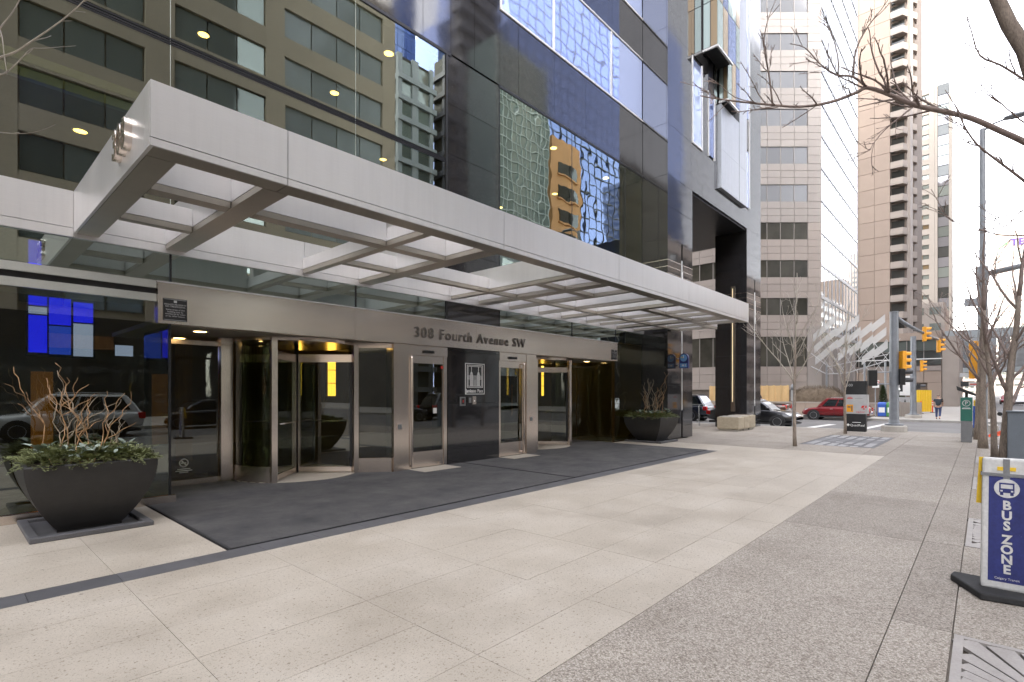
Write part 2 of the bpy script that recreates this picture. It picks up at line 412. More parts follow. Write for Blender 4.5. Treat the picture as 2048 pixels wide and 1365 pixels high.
class MB:
    def __init__(s): s.v = []; s.f = []
    def add(s, vs, fs):
        b = len(s.v); s.v += [tuple(x) for x in vs]; s.f += [tuple(b + i for i in f) for f in fs]; return s
    def box(s, x0, x1, y0, y1, z0, z1):
        vs = [(x, y, z) for z in (z0, z1) for y in (y0, y1) for x in (x0, x1)]
        return s.add(vs, [(0, 2, 3, 1), (4, 5, 7, 6), (0, 1, 5, 4), (2, 6, 7, 3), (0, 4, 6, 2), (1, 3, 7, 5)])
    def hexa(s, b, t):
        """b and t: four bottom and four top corners, same order, counter-clockwise from above."""
        return s.add(list(b) + list(t), [(3, 2, 1, 0), (4, 5, 6, 7), (0, 1, 5, 4), (1, 2, 6, 5), (2, 3, 7, 6), (3, 0, 4, 7)])
    def prism(s, poly, z0, z1, ax='z'):
        n = len(poly)
        def P(a, b, c): return {'z': (a, b, c), 'y': (a, c, b), 'x': (c, a, b)}[ax]
        vs = [P(a, b, z0) for a, b in poly] + [P(a, b, z1) for a, b in poly]
        fs = [tuple(range(n - 1, -1, -1)), tuple(range(n, 2 * n))]
        fs += [(i, (i + 1) % n, n + (i + 1) % n, n + i) for i in range(n)]
        return s.add(vs, fs)
    def tube(s, pts, rad, n=6, cap=True):
        pts = [Vector(p) for p in pts]
        if not isinstance(rad, (list, tuple)): rad = [rad] * len(pts)
        b = len(s.v); k = len(pts); up = None
        for i, p in enumerate(pts):
            d = (pts[min(i + 1, k - 1)] - pts[max(i - 1, 0)])
            d = d.normalized() if d.length > 1e-9 else Vector((0, 0, 1))
            if up is None: up = Vector((0, 0, 1)) if abs(d.z) < 0.9 else Vector((1, 0, 0))
            a = d.cross(up)
            a = a.normalized() if a.length > 1e-6 else d.orthogonal().normalized()
            c = a.cross(d).normalized(); up = c
            for j in range(n):
                t = 2 * math.pi * j / n
                s.v.append(tuple(p + (a * math.cos(t) + c * math.sin(t)) * rad[i]))
        for i in range(k - 1):
            for j in range(n):
                s.f.append((b + i * n + j, b + (i + 1) * n + j, b + (i + 1) * n + (j + 1) % n, b + i * n + (j + 1) % n))
        if cap:
            s.f.append(tuple(b + j for j in range(n))); s.f.append(tuple(b + (k - 1) * n + n - 1 - j for j in range(n)))
        return s
    def cyl(s, p0, p1, r0, r1=None, n=12): return s.tube([p0, p1], [r0, r0 if r1 is None else r1], n)
    def lathe(s, prof, c=(0, 0, 0), n=16, ax='z'):
        b = len(s.v); m = len(prof)
        for j in range(n):
            t = 2 * math.pi * j / n
            for r, h in prof:
                x, y = r * math.cos(t), r * math.sin(t)
                q = {'z': (x, y, h), 'y': (x, h, y), 'x': (h, x, y)}[ax]
                s.v.append((c[0] + q[0], c[1] + q[1], c[2] + q[2]))
        for j in range(n):
            for i in range(m - 1):
                a, e = b + j * m + i, b + ((j + 1) % n) * m + i
                s.f.append((a, e, e + 1, a + 1) if ax != 'y' else (a, a + 1, e + 1, e))
        return s
    def build(s, name, m, parent=None, smooth=False, bevel=0.0, label=None):
        me = bpy.data.meshes.new(name)
        o0 = wloc(parent)
        me.from_pydata([(x - o0.x, y - o0.y, z - o0.z) for x, y, z in s.v], [], s.f)
        me.materials.append(MT[m] if isinstance(m, str) else m)
        if smooth:
            me.polygons.foreach_set('use_smooth', [True] * len(me.polygons))
        o = bpy.data.objects.new(name, me); COL.objects.link(o); o.parent = parent
        if bevel:
            b = o.modifiers.new('bevel', 'BEVEL'); b.width = bevel; b.segments = 2; b.limit_method = 'ANGLE'
        if label: o['label'] = label
        return o

def root(name, loc, label, cat, group=None):
    o = bpy.data.objects.new(name, None); COL.objects.link(o)
    o.location = loc; o.empty_display_size = 0.2
    o['label'] = label; o['category'] = cat
    if group: o['group'] = group
    return o
def tag(o, label, cat, group=None):
    o['label'] = label; o['category'] = cat
    if group: o['group'] = group
    return o
def structure(o, kind='structure'):
    o['kind'] = kind; return o

UC = {}
def ucube(m):
    if m not in UC:
        b = MB().box(-.5, .5, -.5, .5, -.5, .5)
        me = bpy.data.meshes.new('slab_' + m); me.from_pydata(b.v, [], b.f); me.materials.append(MT[m]); UC[m] = me
    return UC[m]
def piece(name, m, parent, x0, x1, y0, y1, z0, z1, rz=0.0):
    """One slab/panel/pane as an object of its own; all of one material share a mesh."""
    o = bpy.data.objects.new(name, ucube(m)); COL.objects.link(o); o.parent = parent
    o.location = Vector(((x0 + x1) / 2, (y0 + y1) / 2, (z0 + z1) / 2)) - wloc(parent)
    o.scale = (abs(x1 - x0), abs(y1 - y0), abs(z1 - z0))
    return o
def opiece(name, m, parent, org, ux, a0, a1, d0, d1, z0, z1):
    """Panel on an oblique wall: org + ux*a along, inward normal uy*d."""
    uy = Vector((-ux.y, ux.x, 0))
    o = bpy.data.objects.new(name, ucube(m)); COL.objects.link(o); o.parent = parent
    c = Vector(org) + ux * ((a0 + a1) / 2) + uy * ((d0 + d1) / 2); c.z = (z0 + z1) / 2
    o.location = c - wloc(parent); o.rotation_euler = (0, 0, math.atan2(ux.y, ux.x))
    o.scale = (abs(a1 - a0), abs(d1 - d0), abs(z1 - z0))
    return o

def text(name, body, m, parent, loc, size, rz=0.0, rx=R(90), ext=0.004, off=0.0, align='LEFT', sx=1.0, sp=1.0):
    c = bpy.data.curves.new(name, 'FONT'); c.body = body; c.size = size; c.extrude = ext; c.offset = off
    c.align_x = align; c.space_character = sp; c.resolution_u = 3
    c.materials.append(MT[m])
    tmp = bpy.data.objects.new(name, c); COL.objects.link(tmp)
    bpy.context.view_layer.update()
    me = bpy.data.meshes.new_from_object(tmp.evaluated_get(bpy.context.evaluated_depsgraph_get()))
    bpy.data.objects.remove(tmp); bpy.data.curves.remove(c)
    o = bpy.data.objects.new(name, me); COL.objects.link(o); o.parent = parent
    o.location = Vector(loc) - wloc(parent); o.rotation_euler = (rx, 0, rz); o.scale = (sx, 1, 1)
    return o

def copy_tree(o, parent=None):
    c = o.copy(); COL.objects.link(c); c.parent = parent
    for ch in list(o.children): copy_tree(ch, c)
    return c
CC, SS = math.cos(TH), math.sin(TH)
def at(u, v, d):
    """Survey helper: the point seen at photo pixel (u, v) at depth d metres."""
    r = (u - 1024) / 1041.5 * d; z = 1.65 + (785 - v) / 1041.5 * d
    return Vector((CC * d + SS * r, SS * d - CC * r, z))

# ------------------------------------------------------------------ ground, roads, pavements
XA, XB, DZ = 27.55, 46.5, -0.30            # the side street falls gently towards the far kerb
def fall(x): return 0.0 if x < XA else DZ if x > XB else DZ * (x - XA) / (XB - XA)
structure(MB().box(-900, 1800, -900, 900, -1.2, -0.48).build('ground', 'kerb'))
def strip(m, y0, y1, x0, x1, z=-.155, t=.2):
    a, b = fall(x0) + z, fall(x1) + z
    return m.hexa([(x0, y0, a - t), (x1, y0, b - t), (x1, y1, b - t), (x0, y1, a - t)], [(x0, y0, a), (x1, y0, b), (x1, y1, b), (x0, y1, a)])
m = MB(); strip(m, -12.5, -1.1, -120, XA); strip(m, -12.5, -1.1, XA, XB); strip(m, -12.5, -1.1, XB, 700)
structure(m.build('road', 'asphalt'))
structure(strip(MB(), -1.1, 120, XA, XB).build('road', 'asphalt'))
structure(strip(MB(), -120, -12.5, XA, XB).build('road', 'asphalt'))
rd = bpy.data.objects['road.001']
for y in (0.3, 4.4): strip(MB(), y, y + .32, 29.0, 45.8, -.150, .003).build('crosswalk_line', 'roadpaint', rd)
strip(MB(), 6.6, 7.0, 28.2, 36.5, -.150, .003).build('stop_line', 'roadpaint', rd)
for i in range(14): strip(MB(), 9 + i * 6, 11 + i * 6, 36.8, 36.92, -.150, .003).build('lane_dash', 'roadpaint', rd)
for k, y in enumerate((-4.6, -8.1)):
    for i in range(22): piece('lane_dash', 'roadpaint', bpy.data.objects['road'], 49 + i * 7, 51.5 + i * 7, y - .06, y + .06, DZ - 0.154, DZ - 0.150)

sw = structure(MB().box(-80, 27.4, -0.95, 8.0, -0.3, -0.034).box(-80, 27.4, 8.0, 60, -0.3, -0.036).build('sidewalk', 'grout'))
G = 0.004
def lay(name, m, xs, ys, skip=None, z=0.0, gap=G):
    for i in range(len(xs) - 1):
        for j in range(len(ys) - 1):
            x0, x1, y0, y1 = xs[i], xs[i + 1], ys[j], ys[j + 1]
            if skip and skip(x0, x1, y0, y1): continue
            h = z - random.random() * 0.0012
            piece(name, m, sw, x0 + gap, x1 - gap, y0 + gap, y1 - gap, -0.033, h)
random.seed(3)
px_ = [-2.52 + 1.2 * i for i in range(16)] + [16.42]
px_ = [x for x in px_ if x < 16.4] + [16.42]
lay('paving_slab', 'paver', px_, [1.9, 2.36, 2.98, 3.62, 4.24, 4.9, 5.55], gap=0.0016)
lay('paving_slab', 'paver', [-2.52, -1.32, -0.12, 1.08, 2.03], [5.85, 6.5, 7.15, 7.8, 8.45, 9.0], gap=0.0016)
lay('paving_slab', 'paver', [14.78, 15.6, 16.42], [5.55, 6.4, 7.3, 8.2, 9.0], gap=0.0016)
lay('border_slab', 'stripstone', [-2.57, -1.96] + [-1.35 + .61 * i for i in range(27)] + [14.77], [5.55, 5.85], gap=0.0016)
GR = [(-1.5, 0.22), (2.95, 4.67), (7.39, 9.1), (11.83, 13.58), (16.3, 18.0), (20.75, 22.45)]
def ingrate(x0, x1, y0, y1):
    return any(x0 < b - .01 and x1 > a + .01 for a, b in GR) and y1 < 0.2
gx = sorted([v for p in GR for v in p] + [-6.0, 24.9, 27.38])
lay('concrete_slab', 'agg', gx, [-0.93, 0.16], ingrate, gap=0.004)
lay('concrete_slab', 'agg', [-6, -1.6, 2.0, 4.68, 7.36, 10.0, 12.6, 15.2, 17.8, 20.3, 22.6, 24.9, 27.38], [0.16, 0.5], gap=0.0035)
lay('concrete_slab', 'agg', [-6, -1.6, 2.0, 4.5, 7.3, 10.0, 12.6, 15.2, 17.8, 20.3, 22.6, 24.9, 27.38], [0.5, 1.9], gap=0.0035)
lay('concrete_slab', 'agg', [16.42, 18.6, 20.8, 23.0, 25.2, 27.38], [1.9, 2.4], gap=0.0035)
lay('concrete_slab', 'agg', [16.42, 18.5, 23.3, 25.3, 27.38], [2.4, 4.4], lambda x0, x1, y0, y1: x0 == 18.5, gap=0.0035)
lay('concrete_slab', 'agg', [16.42, 18.6, 20.8, 23.0, 25.2, 27.38], [4.4, 6.2, 8.0, 10.0, 12, 14, 16, 20], lambda x0, x1, y0, y1: x1 < 20 and y0 > 7.9, gap=0.0035)
# light-well inlay of dark frame and glass blocks
inl = MB().box(18.51, 23.29, 2.41, 4.39, -0.033, -0.004).build('light_well', 'stripstone', sw)
for i in range(14):
    for j in range(6):
        if (i * 7 + j * 3) % 5 and i not in (5, 6, 7, 8):
            piece('glass_block', 'midgrey', inl, 18.62 + i * .335, 18.84 + i * .335, 2.52 + j * .31, 2.72 + j * .31, -0.03, 0.0)
        elif i in (5, 6, 7, 8):
            piece('glass_block', 'grey', inl, 18.62 + i * .335, 18.84 + i * .335, 2.52 + j * .31, 2.72 + j * .31, -0.03, -0.001)
# kerbs
x = -40.0
while x < 27.3:
    piece('kerb_stone', 'kerb', sw, x, min(x + 2.98, 27.4), -1.09, -0.955, -0.3, 0.002); x += 3.0
y = -0.95
while y < 40:
    piece('kerb_stone', 'kerb', sw, 27.405, 27.54, y, y + 2.98, -0.3, 0.002); y += 3.0
far = structure(MB().box(46.64, 420, -1.0, 60, -0.6, DZ).build('sidewalk', 'concrete'))
y = -0.95
while y < 40:
    piece('kerb_stone', 'kerb', far, 46.5, 46.635, y, y + 2.98, -0.6, DZ + 0.003); y += 3.0
structure(MB().box(-150, 27.4, -24.0, -12.6, -0.3, 0.0).build('sidewalk', 'concrete'))
structure(MB().box(46.6, 420, -24.0, -12.6, -0.6, DZ).build('sidewalk', 'concrete'))

# tree grates
for i, (a, b) in enumerate(GR):
    lab = ['cast iron tree grate under the overhanging twigs left of the bus zone sign', 'cast iron tree grate in the foreground at the bottom right corner',
           'slotted tree grate just behind the bus zone sign', 'slotted tree grate second behind the bus zone sign',
           'slotted tree grate around the forked street tree by the grey cabinet', 'slotted tree grate beside the green parking pay station'][i]
    t = root('tree_grate', ((a + b) / 2, -0.4, 0), lab, 'tree grate', 'tree grates along the kerb')
    f = MB()
    f.box(a + .01, b - .01, 0.10, 0.15, -0.033, 0.003).box(a + .01, b - .01, -0.92, -0.87, -0.033, 0.003)
    f.box(a + .01, a + .06, -0.87, 0.10, -0.033, 0.003).box(b - .06, b - .01, -0.87, 0.10, -0.033, 0.003)
    f.build('frame', 'grate', t)
    MB().box(a + .06, b - .06, -0.87, 0.10, -0.0335, -0.026).build('pit', 'soil', t)
    s = MB(); mx = (a + b) / 2
    n = 34
    for k in range(n):                                                    # radiating bars round the tree opening
        t0 = 2 * math.pi * k / n; dx, dy = math.cos(t0), math.sin(t0)
        lim = min((b - a) / 2 - .06 if abs(dx) < 1e-6 else ((b - a) / 2 - .06) / max(abs(dx), 1e-6), (0.485) / max(abs(dy), 1e-6))
        p0 = Vector((mx + dx * .16, -0.385 + dy * .16, 0)); p1 = Vector((mx + dx * lim, -0.385 + dy * lim, 0))
        nx, ny = -dy, dx
        w0, w1 = 0.011, 0.011 + 0.066 * lim
        bb = [(p0.x - nx * w0, p0.y - ny * w0), (p1.x - nx * w1, p1.y - ny * w1), (p1.x + nx * w1, p1.y + ny * w1), (p0.x + nx * w0, p0.y + ny * w0)]
        s.prism(bb, -0.022, 0.0)
    s.build('bars', 'grate', t)
    MB().lathe([(.14, -.02), (.14, .004), (.17, .004), (.17, -.02)], (mx, -0.385, 0), 24).build('ring', 'galv', t)

# entrance mats, laid in the recess of the paving
for i, (a, b, lab) in enumerate([(2.05, 8.235, 'charcoal entrance mat in front of the left revolving door'), (8.265, 14.76, 'charcoal entrance mat in front of the right revolving door')]):
    t = root('entrance_mat', ((a + b) / 2, 7.4, 0), lab, 'mat', 'entrance mats')
    y1 = 10.55
    pts = [(a + .03, 5.88), (b - .03, 5.88), (b - .03, 9.05), (b - .03, 9.05)]
    m = MB().box(a + .03, b - .03, 5.88, 9.06, -0.03, 0.008)
    if i == 0: m.box(2.36, 6.3, 9.06, 10.5, -0.03, 0.008)
    else: m.box(10.95, 14.92, 9.06, 10.5, -0.03, 0.008)
    m.build('pile', 'carpet', t)
    MB().box(a, b, 5.853, 5.878, -.03, .010).box(a, a + .028, 5.88, 9.05, -.03, .010).box(b - .028, b, 5.88, 9.05, -.03, .010).build('edge_trim', 'rubber', t)

# ------------------------------------------------------------------ main office building
B = root('office_building', (8.6, 9.05, 0), 'black granite and glass office building with the canopied street entrance', 'building')
YF = 9.05
def gp(x0, x1, z0, z1, y0=YF, t=0.04, g=0.005):
    return piece('granite_panel', 'granite', B, x0 + g, x1 - g, y0, y0 + t, z0 + g, z1 - g)
# structural core: dark backing behind stone and the floors above the lobby
MB().box(-40, 27.0, YF + .42, 45, 9.62, 62).box(-40, 16.92, YF + .052, YF + .41, 9.62, 62).build('core', 'black', B)
MB().box(7.83, 9.47, YF + .045, YF + .6, 0, 9.6).build('pier_core', 'black', B)
# granite pier between the two glazed bays
zs = [0.0, 0.35, 1.40, 2.60, 3.30, 4.9, 6.0, 7.1, 8.25, 9.36]
for k in range(len(zs) - 1): gp(7.8, 9.5, zs[k], zs[k + 1])
# granite fascia above the lobby and around the ribbon windows
xs = [-11.5 + 1.55 * i for i in range(12)] + [7.1, 7.9, 8.65, 9.53]
for k in range(len(xs) - 1):
    for z0, z1 in ((9.40, 11.3), (11.3, 13.5), (13.5, 14.95), (14.95, 17.2), (17.2, 18.7), (18.7, 21)):
        gp(xs[k], xs[k + 1], z0, z1)
xr = [9.53, 10.24, 11.77, 13.33, 14.87, 16.35, 16.95]
for k in range(len(xr) - 1):
    for z0, z1 in ((9.40, 11.30), (13.56, 14.92), (17.2, 18.6)): gp(xr[k], xr[k + 1], z0, z1)
for z0, z1 in ((11.36, 13.50), (14.98, 17.14), (18.66, 21)):              # ribbon windows
    for x0, x1 in ((9.60, 11.72), (11.80, 14.80), (14.88, 16.93)):
        piece('window_pane', 'ribbonglass', B, x0, x1, YF + .012, YF + .03, z0, z1)
    for x in (9.53, 11.72, 14.80): piece('mullion', 'whitetrim', B, x + .005, x + .075, YF - .01, YF + .05, z0, z1)
    piece('sill', 'whitetrim', B, 9.53, 16.94, YF - .03, YF + .05, z0 - .055, z0 - .002)
    piece('window_head', 'whitetrim', B, 9.53, 16.94, YF - .02, YF + .05, z1 + .002, z1 + .045)
MB().box(-12, 7.9, YF - .02, YF + .05, 9.33, 9.395).box(9.49, 16.94, YF - .02, YF + .05, 9.33, 9.395).build('head_trim', 'black', B)
piece('jamb_trim', 'black', B, 7.74, 7.795, YF - .015, YF + .09, 3.3, 9.33)
piece('jamb_trim', 'black', B, 9.505, 9.53, YF - .005, YF + .09, 3.3, 9.33)
# lobby glazing, left bay
for x0, x1 in ((-12, -7), (-7, -3.9), (-3.9, -.77), (-.77, 2.34)):
    piece('glass_pane', 'lobbyglass', B, x0 + .006, x1 - .006, YF, YF + .018, 0.115, 2.985)
for x0, x1 in ((-12, -7), (-7, -3.9), (-3.9, -.77), (-.77, 2.35), (2.35, 5.46), (5.46, 7.73)):
    piece('glass_pane', 'transomglass', B, x0 + .006, x1 - .006, YF, YF + .018, 3.31, 3.74)
    piece('glass_pane', 'upglass', B, x0 + .006, x1 - .006, YF, YF + .018, 3.75, 6.86)
    piece('glass_pane', 'upglass', B, x0 + .006, x1 - .006, YF, YF + .018, 6.98, 9.325)
    if x1 < 7.7:
        piece('glass_fin', 'gridwhite', B, x1 - .005, x1 + .005, YF + .004, YF + .02, 3.31, 9.325)
for z0 in (6.87, 6.905, 6.945): piece('transom', 'blackmetal', B, -12, 7.735, YF - .004, YF + .06, z0, z0 + .022)
# slab edges: pale band, dark reveal, pale band
def slab_edge(x0, x1, y, z0, h):
    piece('slab_edge', 'aluband', B, x0, x1, y, y + .10, z0, z0 + h * .36)
    piece('reveal', 'black', B, x0, x1, y + .04, y + .14, z0 + h * .36, z0 + h * .64)
    piece('slab_edge', 'aluband', B, x0, x1, y, y + .10, z0 + h * .64, z0 + h)
slab_edge(-12, 2.17, YF - .01, 2.99, 0.31)
slab_edge(-12, 2.3, YF + .12, 5.72, 0.32)
piece('sill', 'steel', B, -12, 2.41, YF - .05, YF + .05, 0.0, 0.11)
# right bay
for x0, x1 in ((9.53, 12.63), (12.63, 15.72), (15.72, 16.94)):
    piece('glass_pane', 'transomglass', B, x0 + .006, x1 - .006, YF, YF + .018, 3.31, 3.74)
    piece('glass_pane', 'wavyglass', B, x0 + .006, x1 - .006, YF, YF + .018, 3.75, 9.325)
for x in (12.63, 15.72): piece('glass_fin', 'blackmetal', B, x - .012, x + .012, YF - .004, YF + .10, 3.31, 9.325)
piece('glass_pane', 'lobbyglass', B, 15.06, 16.94, YF, YF + .018, 0.03, 3.295)
piece('fin_edge', 'black', B, 2.325, 2.355, YF - .012, YF + .04, .115, 3.3)
for x in (2.35, 5.46, 12.63, 15.1): piece('glazing_strip', 'black', B, x - .012, x + .012, YF - .012, YF + .05, 3.3, 3.78)
# entrance recess glazing
for x0, x1 in ((2.37, 3.49), (13.79, 14.91)):
    piece('glass_pane', 'doorglass', B, x0, x1, 10.50, 10.518, 0.1, 2.5)
    piece('sill', 'steel', B, x0 - .02, x1 + .02, 10.47, 10.55, 0.0, 0.1)
    piece('window_head', 'steel', B, x0 - .02, x1 + .02, 10.47, 10.55, 2.5, 2.58)
for x in (2.34, 14.93): piece('glass_pane', 'doorglass', B, x, x + .016, YF + .05, 10.5, 0.02, 2.65)
piece('steel_post', 'steel_v', B, 3.50, 3.70, 10.38, 10.56, 0, 2.66)
piece('steel_post', 'steel_v', B, 13.58, 13.78, 10.38, 10.56, 0, 2.66)
for x0, x1 in ((6.33, 6.735), (10.545, 10.95)):
    p = piece('steel_post', 'steel_v', B, x0, x1, YF - .02, YF + .25, 0, 2.665)
for x in (6.47, 10.72):                                                   # push plates for the door openers
    MB().box(x - .07, x + .07, YF - .034, YF - .0205, .86, 1.02).build('push_plate', 'steel', B, bevel=.004)
    MB().box(x - .045, x + .045, YF - .040, YF - .0345, .88, .98).build('push_button', 'galv', B, bevel=.003)
# recess soffit, lobby interior
MB().box(2.16, 15.09, 9.2, 11.9, 2.672, 2.74).build('soffit', 'ceil', B)
MB().box(-12, 16.9, 9.1, 18.4, -.03, -0.002).build('lobby_floor', 'lobbyfloor', B)
MB().box(-12, 16.9, 18.4, 18.6, 0, 9.6).box(-12.2, -12, 9.1, 18.6, 0, 9.6).box(16.9, 17.1, 9.1, 18.6, 0, 9.6).build('lobby_wall', 'lobbywall', B)
MB().box(-12, 16.9, 9.12, 18.4, 9.2, 9.6).build('lobby_ceiling', 'ceil', B)
MB().box(-12, 2.3, 9.3, 18.4, 5.74, 6.02).build('mezzanine_slab', 'wood', B)
MB().box(-12, 2.3, 9.12, 10.2, 3.06, 3.25).build('mezzanine_slab', 'ceil', B)
piece('lit_column_glow', 'columnglow', B, 1.2, 1.52, 13.5, 13.55, .5, 2.05); None  # glowing panel stands in for lamplight on a wood column
for x, y, z, r in [(x, y, 9.2, .105) for x, y in ((3.77, 12.2), (6.75, 9.82), (6.72, 12.13), (9.7, 14.43), (12.78, 9.85), (15.42, 14.64), (15.8, 9.86), (15.77, 12.09), (-2.2, 12.2))] + \
        [(1.5, 10.47, 5.74, .09), (-3.5, 10.47, 5.74, .09)] + [(.2, 9.8, 3.06, .07)] + \
        [(x, y, 2.672, .10) for x in (2.95, 5.24, 6.05, 11.3, 12.1, 14.4) for y in (9.72,)] + [(3.05, 11.2, 2.672, .10), (14.3, 11.2, 2.672, .1)]:
    d = MB().lathe([(r * 1.25, z - .012), (r * 1.25, z - .001), (r, z - .001), (r, z - .012), (r * 1.25, z - .012)], (x, y, 0), 16).build('downlight', 'whitetrim', B)
    MB().lathe([(0.0001, z - .008), (r * .98, z - .008)], (x, y, 0), 16).build('lamp', glow('warmlamp', (1.0, .62, .22), 1.6), d)
for x, y in ((0.35, 13.0), (-3.4, 13.0), (4.0, 14.5), (13.0, 14.5)):
    MB().box(x - .18, x + .18, y - .18, y + .18, 0, 5.7 if x < 2 else 9.4).build('column', 'wood', B)
for x, z in ((.7, 6.6), (.7, 7.0), (1.55, 6.8), (2.4, 6.5), (2.4, 6.9), (2.4, 7.3)):
    piece('wall_lamp', 'lampsq', B, x - .06, x + .06, 15.0, 15.05, z - .08, z + .08) if 'lampsq' in MT else None
# backlit blue glass artwork
A = root('glass_artwork', (1.6, 13.2, 2.3), 'backlit cobalt blue glass panel artwork hanging inside the lobby', 'artwork')
for i, (x0, x1, z0, z1, m) in enumerate([(1.14, 1.40, 2.40, 3.10, 'b'), (1.14, 1.40, 3.13, 3.26, 'p'), (1.14, 1.40, 3.29, 3.46, 'b'), (1.14, 1.32, 3.62, 4.5, 'b'),
        (1.43, 1.75, 2.38, 2.92, 'm'), (1.43, 1.75, 2.95, 3.46, 'b'), (1.79, 2.09, 2.36, 3.0, 'p'), (1.79, 2.09, 3.03, 3.42, 'b'), (2.45, 2.75, 2.4, 2.62, 'p')]):
    piece('glass_panel', {'b': 'artblue', 'm': 'artmid', 'p': 'artpale'}[m], A, x0, x1, 13.2, 13.23, z0, z1)
MB().box(1.10, 2.13, 13.24, 13.28, 2.32, 3.5).build('backing', 'black', A)
# sconces behind the revolving doors
for i, (x, z0, z1, lab) in enumerate([(6.21, 1.56, 2.58, 'narrow amber lantern seen through the left revolving door'), (7.10, 1.54, 2.6, 'wide amber lantern seen through the left revolving door'),
        (17.0 - .9, 1.5, 2.7, 'amber lantern seen through the right revolving door')]):
    w = (.05, .11, .07)[i]
    t = root('lobby_lantern', (x, 13.0, z0), lab, 'lantern', 'amber lobby lanterns')
    h = (z1 - z0) / 3
    for k in range(3):
        piece('shade', 'lantern', t, x - w, x + w, 12.95, 13.05, z0 + k * h + .012, z0 + (k + 1) * h - .012)
    MB().box(x - w - .012, x - w - .002, 12.96, 13.06, z0, z1).box(x + w + .002, x + w + .012, 12.96, 13.06, z0, z1).box(x - w, x + w, 13.055, 13.08, z0, z1).build('frame', 'wood', t)

for k in range(14):
    gp(-40 + k * 2, -38 + k * 2, 0, 4.6); gp(-40 + k * 2, -38 + k * 2, 4.6, 9.38)
MB().box(-40, -12.25, YF + .05, 45, 0, 9.6).build('core', 'black', B)
# pillars of the corner arcade
def pillar(x0, x1, side_to, lab_z):
    y = 8.1
    zz = [0, .45, 1.9, 3.35, 4.6, 5.5, 6.3, 7.0, 8.1, 9.2]
    MB().box(x0 + .05, x1 - .05, y + .05, side_to, 0, 9.2).build('pier_core', 'black', B)
    for k in range(len(zz) - 1):
        z0, z1 = zz[k] + .004, zz[k + 1] - .004
        gap = z0 < 6.9 and z1 > .4
        xm = (x0 + x1) / 2 + .12
        if gap:
            piece('granite_panel', 'granite', B, x0, xm - .06, y, y + .045, z0, z1)
            piece('granite_panel', 'granite', B, xm + .06, x1, y, y + .045, z0, z1)
        else:
            piece('granite_panel', 'granite', B, x0, x1, y, y + .045, z0, z1)
        piece('granite_panel', 'granite', B, x0 - .002, x0 + .043, y + .047, side_to, z0, z1)
        piece('granite_panel', 'granite', B, x1 - .043, x1 + .002, y + .047, side_to, z0, z1)
    xm = (x0 + x1) / 2 + .12
    piece('light_strip', 'whitetrim', B, xm - .03, xm + .015, y - .012, y + .04, 1.0, 6.4)
    piece('light_box', 'whitetrim', B, xm - .055, xm + .03, y - .03, y + .03, 4.9, 6.0)
    for z in (5.55, 5.78, 6.02, 6.25):
        piece('steel_band', 'steel', B, x0 - .012, xm - .06, y - .010, y - .0005, z - .009, z + .009)
        piece('steel_band', 'steel', B, xm + .06, x1 + .012, y - .010, y - .0005, z - .009, z + .009)
        piece('steel_band', 'steel', B, x0 - .014, x0 - .003, y - .0004, side_to, z - .009, z + .009)
pillar(16.95, 19.0, 10.4, 0)
pillar(25.05, 27.05, 9.55, 0)
piece('light_strip', 'steel_v', B, 24.99, 25.04, 8.62, 8.80, .75, 6.6)
piece('light_strip', 'lampstrip', B, 24.975, 24.989, 8.70, 8.74, 1.2, 6.5)
# wall above the arcade
MB().box(17.0, 27.0, 8.15, 9.45, 9.3, 62).build('core', 'black', B)
MB().box(16.96, 27.04, 8.16, 14.0, 9.12, 9.28).build('soffit', 'blackmetal', B)
MB().box(19.2, 27.0, 12.6, 12.8, 6.9, 9.12).build('bulkhead', 'dark_int', B)
MB().box(19.2, 26.5, 20.0, 20.2, 0, 9.1).box(27.3, 27.5, 20, 45, 0, 62).build('lobby_wall', 'dark_int', B)
def up(x0, x1, z0, z1, y=8.1, m='granite', n='granite_panel', t=.045, g=.005):
    return piece(n, m, B, x0 + g, x1 - g, y, y + t, z0 + g, z1 - g)
for z0, z1 in ((9.2, 10.98), (10.98, 14.3), (14.3, 17.6), (17.6, 21)):
    up(16.95, 17.95, z0, z1); up(17.95, 18.95, z0, z1)
    piece('granite_panel', 'granite', B, 16.948, 16.99, 8.148, 9.04, z0 + .005, z1 - .005)
    up(25.35, 27.05, z0, z1)
up(18.95, 19.95, 9.2, 10.98); up(19.95, 21.4, 9.2, 10.98); up(21.4, 24.6, 9.2, 10.0); up(24.6, 25.35, 9.2, 10.1)
up(18.95, 19.95, 14.35, 17.6); up(18.95, 19.95, 17.6, 21)
# left slot window, blue strip window, aluminium bay, right slot window
up(19.04, 19.84, 11.1, 14.2, m='ribbonglass', n='window_pane', t=.02)
for x in (18.97, 19.86): piece('mullion', 'whitetrim', B, x, x + .06, 8.07, 8.14, 11.0, 14.28)
piece('sill', 'whitetrim', B, 18.97, 19.92, 8.06, 8.14, 10.99, 11.06)
up(19.95, 20.5, 10.98, 21); up(20.55, 21.1, 11.1, 13.6, m='blueglass', n='window_pane', t=.02); up(21.15, 21.45, 10.98, 21)
for x in (20.48, 21.10): piece('mullion', 'whitetrim', B, x, x + .05, 8.06, 8.14, 11.0, 13.6)
up(21.5, 23.6, 10.02, 11.6, 7.95, 'baypanel', 'metal_panel', .2); up(21.5, 23.6, 11.6, 13.45, 7.95, 'baypanel', 'metal_panel', .2)
up(23.64, 24.6, 10.02, 11.6, 7.95, 'baypanel', 'metal_panel', .2); up(23.64, 24.6, 11.6, 21, 7.95, 'baypanel', 'metal_panel', .2)
up(24.7, 25.3, 10.2, 12.75, m='ribbonglass', n='window_pane', t=.02); up(24.65, 25.35, 12.85, 14.2); up(24.7, 25.3, 14.3, 21, m='ribbonglass', n='window_pane', t=.02)
